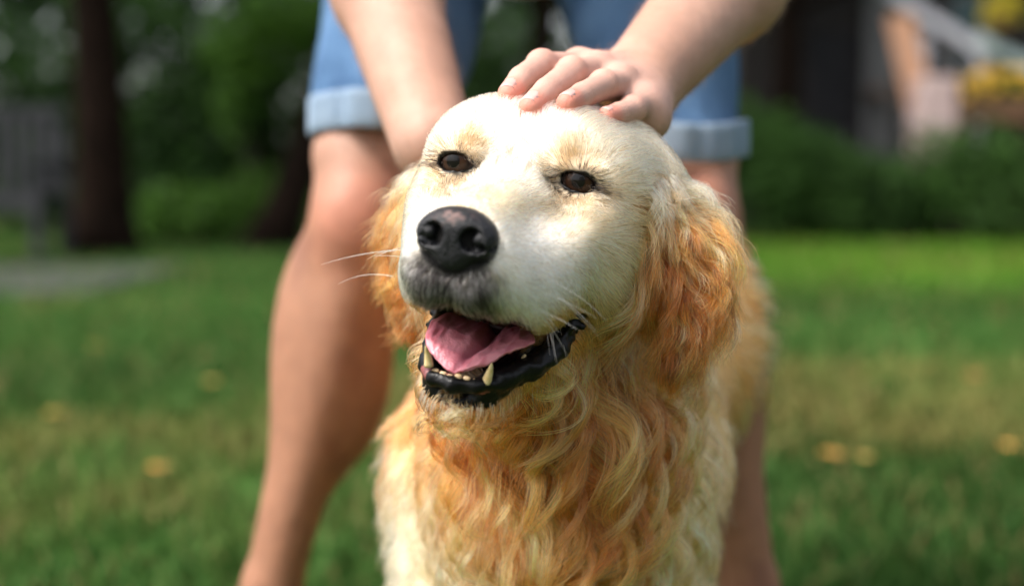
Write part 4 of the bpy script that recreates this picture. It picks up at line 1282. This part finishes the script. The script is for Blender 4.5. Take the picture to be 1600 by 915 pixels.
def grow(roots, flow, length, nseg, lift, rng, flow_noise=.1, grav=0.0, off_max=.004, fd=fd):
    """strands that follow the flow over the body, held just above the skin"""
    p = roots.copy(); d0, nrm = fd.sample(p)
    p = p - nrm * .0006
    pts = [p.copy()]; n = len(p)
    jit = rng.normal(0, flow_noise, (n, 3))
    step = (length / nseg)[:, None]
    lift = np.broadcast_to(lift, (n,))
    for i in range(nseg):
        t = i / nseg
        d, g = fd.sample(p)
        near = (np.abs(d) < .022)[:, None]
        nrm = np.where(near, g, nrm)
        f = (flow(p) if callable(flow) else flow) + jit
        f = f + np.array([0, 0, -1.0]) * grav * (t * 1.5)
        tan = f - (f * nrm).sum(1, keepdims=True) * nrm * (.85)
        tan = unit(tan)
        l = (lift * (1 - t) ** 1.2)[:, None]
        dr = unit(tan + nrm * np.tan(l))
        q = p + dr * step
        d2, g2 = fd.sample(q)
        need = off_max * min(1, (i + 1) / nseg * 2.0)
        push = np.where((np.abs(d2) < .02) & (d2 < need), need - d2, 0)
        q = q + g2 * push[:, None]
        p = q; pts.append(p.copy())
    return np.stack(pts, 1)

def wave(pts, amp, cyc, rng, phase=None, pw=.8, ref=None):
    """adds a lazy curl that grows from root to tip"""
    n, k, _ = pts.shape
    t = np.linspace(0, 1, k)[None, :]
    T = unit(np.gradient(pts, axis=1)); ref = (unit(rng.normal(0, 1, (n, 3))) if ref is None else unit(ref))[:, None, :]
    A = unit(np.cross(T, np.broadcast_to(ref, T.shape))); B = np.cross(T, A)
    ph = rng.random(n) * 2 * pi if phase is None else phase
    an = ph[:, None] + 2 * pi * cyc[:, None] * t
    w = (amp[:, None] * t ** pw)
    return pts + (w * (np.cos(an) - np.cos(ph)[:, None] * (1 - t)))[..., None] * A + (w * .8 * np.sin(an))[..., None] * B

def children(roots, guides, gi, clump, spread, rng, lmin=.6, pw=.8):
    n = len(roots); k = guides.shape[1]
    lf = rng.uniform(lmin, 1.0, n)
    ti = np.linspace(0, 1, k)[None, :] * lf[:, None] * (k - 1)
    i0 = np.clip(ti.astype(int), 0, k - 2); fr = (ti - i0)[..., None]
    g = guides[gi]
    a = np.take_along_axis(g, i0[..., None].repeat(3, 2), 1); b = np.take_along_axis(g, (i0 + 1)[..., None].repeat(3, 2), 1)
    c = a + (b - a) * fr
    t = np.linspace(0, 1, k)[None, :, None] * lf[:, None, None]
    off = (roots - g[:, 0])[:, None, :]
    jit = rng.normal(0, 1, (n, 1, 3)) * spread * t ** 1.2
    return c + off * (1 - clump * t ** pw) + jit

def jitter_col(c, rng, v=.10, hue=.05):
    n = len(c)
    k = np.exp(rng.normal(0, v, (n, 1)))
    w = rng.normal(0, hue, (n, 1)) * np.array([[.3, 1.0, 1.9]])
    return np.clip(c * k * (1 + w), .004, .95)

FUR_Q = 1.0
# ---- short coat of the head
r = np.random.default_rng(21)
dens = head_m * (1 - isear) * (FL[:, 1] > -10.5)
dens = dens * (1 + 1.1 * sstep(-3, 4, FL[:, 1]))
N = int(56000 * FUR_Q)
rt = sample_roots(dens, N, r); L = HL(rt)
ln = .55 + .55 * sstep(5, -1, L[:, 1]) + .5 * sstep(-1, -7, L[:, 1]) + .9 * sstep(3.5, 6.5, np.abs(L[:, 0])) * sstep(1, -4, L[:, 2]) * sstep(2, -3, L[:, 1]) * (.45 + .55 * (L[:, 0] > 0)) + .5 * sstep(-7.5, -10, L[:, 2])
ln = ln + .35 * sstep(6.5, 8, L[:, 1]) * sstep(-4.2, -5.2, L[:, 2])
eyed = dog_regions(rt)['eye']
ln = ln * (1 - .45 * sstep(1.9, 1.1, eyed))
lift = radians(17) + radians(14) * sstep(1.9, 1.1, eyed) + radians(10) * sstep(-4, -6, L[:, 2])
ncl = N // 7
gi = nearest(rt[:ncl], rt)
fl = head_flow(rt); jn = (np.stack([vnoise(rt * 140, k) for k in (1, 2, 3)], 1) - .5) * .75
pts = grow(rt, unit(fl + jn), ln * cm * r.uniform(.7, 1.15, N), 5, lift * r.uniform(.6, 1.4, N), r, .10)
tt = np.linspace(0, 1, pts.shape[1])[None, :, None]
pts = pts + (pts[gi] - rt[gi][:, None] + rt[:, None] - pts) * (tt ** 1.0) * .25 + (rt[gi] - rt)[:, None] * .5 * tt ** 1.3
hc = fur_colour(rt)[0]
hc = hc * np.exp(.13 * r.normal(0, 1, ncl)[gi])[:, None]
hc = jitter_col(hc, r, .15, .05)
# salt-and-pepper front of the muzzle and dark-tipped hairs round the eyes
fr = sstep(6.9, 8.2, L[:, 1]) * sstep(-3.9, -4.6, L[:, 2]) * sstep(2.7, 1.4, np.abs(L[:, 0]))
pk = r.random(N)
hc = np.where((pk < fr * .30)[:, None], np.array([.80, .78, .76]), np.where((pk < fr * .9)[:, None], np.array([.06, .05, .05]), hc))
ring = sstep(2.3, 1.3, eyed)
hc = np.where((r.random(N) < ring * .22)[:, None], np.array([.45, .32, .21]), hc)
hc = np.where((r.random(N) < .5 * sstep(1.3, 1.0, eyed))[:, None], np.array([.06, .045, .04]), hc)
hc = np.where((r.random(N) < .13 * sstep(.5, -2, L[:, 2]) * sstep(4, 0, L[:, 1]) + .05)[:, None], hc * np.array([.62, .50, .38]), hc)
make_hair('head_fur', pts, .00013, .00004, hc, M_FUR, dog)

# ---- ears
def ear_coat(name, earmask, pts_path, nrm_out, seed, N=9000, lng=.058):
    r = np.random.default_rng(seed)
    ng = 480
    rt = sample_roots(earmask, N, r)
    g0 = rt[:ng]
    axis = unit(pts_path[-1] - pts_path[0])
    side = unit(np.cross(axis, nrm_out))
    t = np.clip(((g0 - pts_path[0]) @ axis) / np.linalg.norm(pts_path[-1] - pts_path[0]), 0, 1)
    lat = ((g0 - pts_path[0]) @ side - ((pts_path[2] - pts_path[0]) @ side) * np.sin(np.clip(t, 0, 1) * pi * .75)) / .03
    f = axis[None] * 1.0 + side[None] * (lat * .55)[:, None] + (np.stack([vnoise(g0 * 34, k + seed) for k in (1, 2, 3)], 1) - .5) * 1.5
    length = (lng * (.7 + .5 * np.abs(np.clip(lat, -1, 1))) * r.uniform(.7, 1.25, ng)) * (1 - .55 * t) * (.55 + .45 * sstep(.1, .4, t))
    G_ = grow(g0, unit(f), length, 12, radians(24) * r.uniform(.6, 1.4, ng), r, .10, grav=.25, off_max=.006)
    ph = 2 * pi * (2.0 * vnoise(g0 * 34, seed + 5) + r.normal(0, .1, ng))
    G_ = wave(G_, r.uniform(.003, .007, ng), r.uniform(.6, 1.1, ng), r, ph, .6, nrm_out[None] + r.normal(0, .3, (ng, 3)))
    gi = nearest(g0, rt)
    ch = children(rt, G_, gi, .55, .0030, r, .45)
    c = fur_colour(rt)[0]
    cl = r.normal(0, 1, ng)[gi]
    c = c * np.exp(.24 * cl)[:, None]
    pale = (r.random(ng) < .09)[gi]
    c = np.where(pale[:, None], mixc(c, np.array([.93, .72, .45]), np.full(N, .7)), c)
    make_hair(name, ch, .00013, .00004, jitter_col(c, r, .24, .06), M_FUR, dog)
ear_coat('ear_fur', isear_L, EAR_L, EARN_L, 31, 15000)
ear_coat('ear_fur', isear_R, EAR_R, EARN_R, 32, 9000)

# ---- neck and chest, long and curling
def coat(name, mask, N, ng, seed, lenf, flowf, amp, cyc, nseg=14, clump=.7, spread=.0022, rad=.00016, lift=22, grav=.25, noise=.8, nscale=18, pale_p=.10, off=.010, lmin=.55):
    r = np.random.default_rng(seed)
    rt = sample_roots(mask, N, r); g0 = rt[:ng]
    f = flowf(g0) + (np.stack([vnoise(g0 * nscale, k + seed) for k in (1, 2, 3)], 1) - .5) * noise * 2
    G_ = grow(g0, unit(f), lenf(g0) * r.uniform(.75, 1.2, ng), nseg, radians(lift) * r.uniform(.6, 1.4, ng), r, .08, grav=grav, off_max=off)
    am = amp(g0) if callable(amp) else np.full(ng, amp)
    ph = 2 * pi * (2.2 * vnoise(g0 * 26, seed + 5) + r.normal(0, .07, ng))
    cyv = cyc[0] + (cyc[1] - cyc[0]) * vnoise(g0 * 20, seed + 6)
    G_ = wave(G_, am * r.uniform(.7, 1.3, ng), cyv, r, ph, .6, np.array([[0, -1.0, 0]]) + r.normal(0, .25, (ng, 3)))
    gi = nearest(g0, rt)
    ch = children(rt, G_, gi, clump, spread, r, lmin)
    c = fur_colour(rt)[0]
    cl = r.normal(0, 1, ng)[gi]
    c = c * np.exp(.32 * cl)[:, None]
    pale = (r.random(ng) < pale_p)[gi]
    c = np.where(pale[:, None], mixc(c, np.array([.91, .62, .36]), np.full(N, .6)), c)
    make_hair(name, ch, rad, rad * .3, jitter_col(c, r, .22, .06), M_FUR, dog)

def chest_flow(p):
    x = p[:, 0] - .04
    f = np.stack([x * 3.0, -.25 + 0 * x, -1 + 0 * x], 1)
    w = sstep(.49, .53, p[:, 2])[:, None]
    return f * (1 - w) + w * np.stack([x * 4.0, .9 + 0 * x, -.5 + 0 * x], 1)
def chest_len(p):
    c = np.exp(-(((p[:, 0] - .05) / .075) ** 2)) * sstep(1.02, .92, p[:, 1])
    leg = sstep(.36, .27, p[:, 2]) * (np.abs(p[:, 0] - .03) > .055)
    return (.034 + .052 * c) * (1 - .5 * leg) * (1 - .55 * sstep(.49, .53, p[:, 2])) * (1 - .72 * sstep(-2.0, 2.0, HL(p)[:, 1]) * sstep(-15, -13.5, HL(p)[:, 2]))
def chest_amp(p):
    c = np.exp(-(((p[:, 0] - .05) / .085) ** 2)) * sstep(1.04, .94, p[:, 1])
    return .0012 + .0150 * c
central = np.exp(-(((FC[:, 0] - .045) / .085) ** 2)) * sstep(1.06, .95, FC[:, 1])
coat('chest_fur', front_body * (.35 + 1.2 * central), 44000, 1300, 41, chest_len, chest_flow, chest_amp, (.8, 1.7), 24, .80, .0019, .00017, 24, .25, .7, 14)
coat('undercoat', front_body * (.4 + 1.0 * central), 17000, 2600, 43, lambda p: np.full(len(p), .026), chest_flow, .003, (.4, .9), 9, .5, .0025, .00016, 20, .2, .6, 20)
def body_flow(p):
    x = p[:, 0] - .05
    return np.stack([x * 1.5, .8 + 0 * x, -.7 + 0 * x], 1)
coat('body_fur', back_body, 12000, 900, 42, lambda p: np.full(len(p), .04), body_flow, .002, (.4, 1.0), 8, .6, .003, .0004, 18, .2, .5, 14)

# ---- whiskers, lashes and chin bristles
def bristles(name, specs, r0, mat_cols, seed):
    r = np.random.default_rng(seed); P_ = []; Cc = []
    for (a, d, ln, sag) in specs:
        t = np.linspace(0, 1, 9)[:, None]
        a_ = H(*a); dd = hdir(unit(d))
        P_.append(a_ + dd * ln * cm * t + np.array([0, 0, -1.0]) * sag * cm * t ** 2 + hdir(unit(r.normal(0, 1, 3))) * .08 * ln * cm * t ** 2)
        Cc.append(mat_cols)
    make_hair(name, np.array(P_), r0, r0 * .25, np.array(Cc, float), M_FUR, dog)
wr_ = np.random.default_rng(9); sp = []
for s in (-1, 1):
    for i in range(7):
        y = wr_.uniform(3.0, 7.4); z = wr_.uniform(-6.4, -4.2)
        sp.append(((s * 3.9, y, z), (s * 1.0, wr_.uniform(-.9, .5), wr_.uniform(-.8, .25)), wr_.uniform(1.6, 4.2), wr_.uniform(.2, 1.2)))
for i in range(6):
    sp.append(((3.6, wr_.uniform(1.0, 4), -7.0), (.5, .5, -.8), wr_.uniform(1.6, 3.0), .3))
bristles('whiskers', sp, .00016, (.92, .88, .80), 3)
sp = []
for i in range(120):
    s = 1 if wr_.random() < .62 else -1
    t = 5 - abs(wr_.normal(0, 1.3)); t = max(t, 1.6); k = min(int(t), 4)
    q = np.array(LIP[s][k]) * (1 - (t - k)) + np.array(LIP[s][k + 1]) * (t - k)
    sp.append((q + (s * .12 * (5 - t), .28 - .05 * (5 - t), -.9 - wr_.uniform(0, .5)), (s * .12 * (5 - t), .45, -1), wr_.uniform(.25, .8), .1))
bristles('chin_bristles', sp, .00010, (.78, .66, .50), 5)

# ---- fine hair on the person's forearms and shins
r = np.random.default_rng(61)
pf = PV[PQ].mean(1); pa = .5 * np.linalg.norm(np.cross(PV[PQ[:, 2]] - PV[PQ[:, 0]], PV[PQ[:, 3]] - PV[PQ[:, 1]]), axis=1)
arm = np.min([path_dist(pf, [ELB_L, WR_L]), path_dist(pf, [ELB_R, WR_R])], axis=0) < .06
shin = np.min([path_dist(pf, [KNEE_L, ANK_L]), path_dist(pf, [KNEE_R, ANK_R])], axis=0) < .085
w = pa * (arm * 1.6 + shin * (pf[:, 2] < .56) * .9); cs = np.cumsum(w) / w.sum()
NH = 5200
fi = np.searchsorted(cs, r.random(NH)); rt = PV[PQ[fi]].mean(1) + r.normal(0, .0008, (NH, 3))
isarm = arm[fi]
da = np.where((rt[:, 0] > 0)[:, None], unit(WR_L - ELB_L), unit(WR_R - ELB_R)) + np.array([.3, 0, -.3])
fl = np.where(isarm[:, None], da, np.array([0, .25, -1.0]))
pts = grow(rt, unit(fl), r.uniform(.007, .016, NH), 4, radians(30), r, .35, fd=fp, off_max=.0012)
make_hair('body_hair', pts, .00006, .00002, np.tile(np.array([.30, .19, .12]), (NH, 1)) * r.uniform(.6, 1.6, (NH, 1)), M_FUR, person)
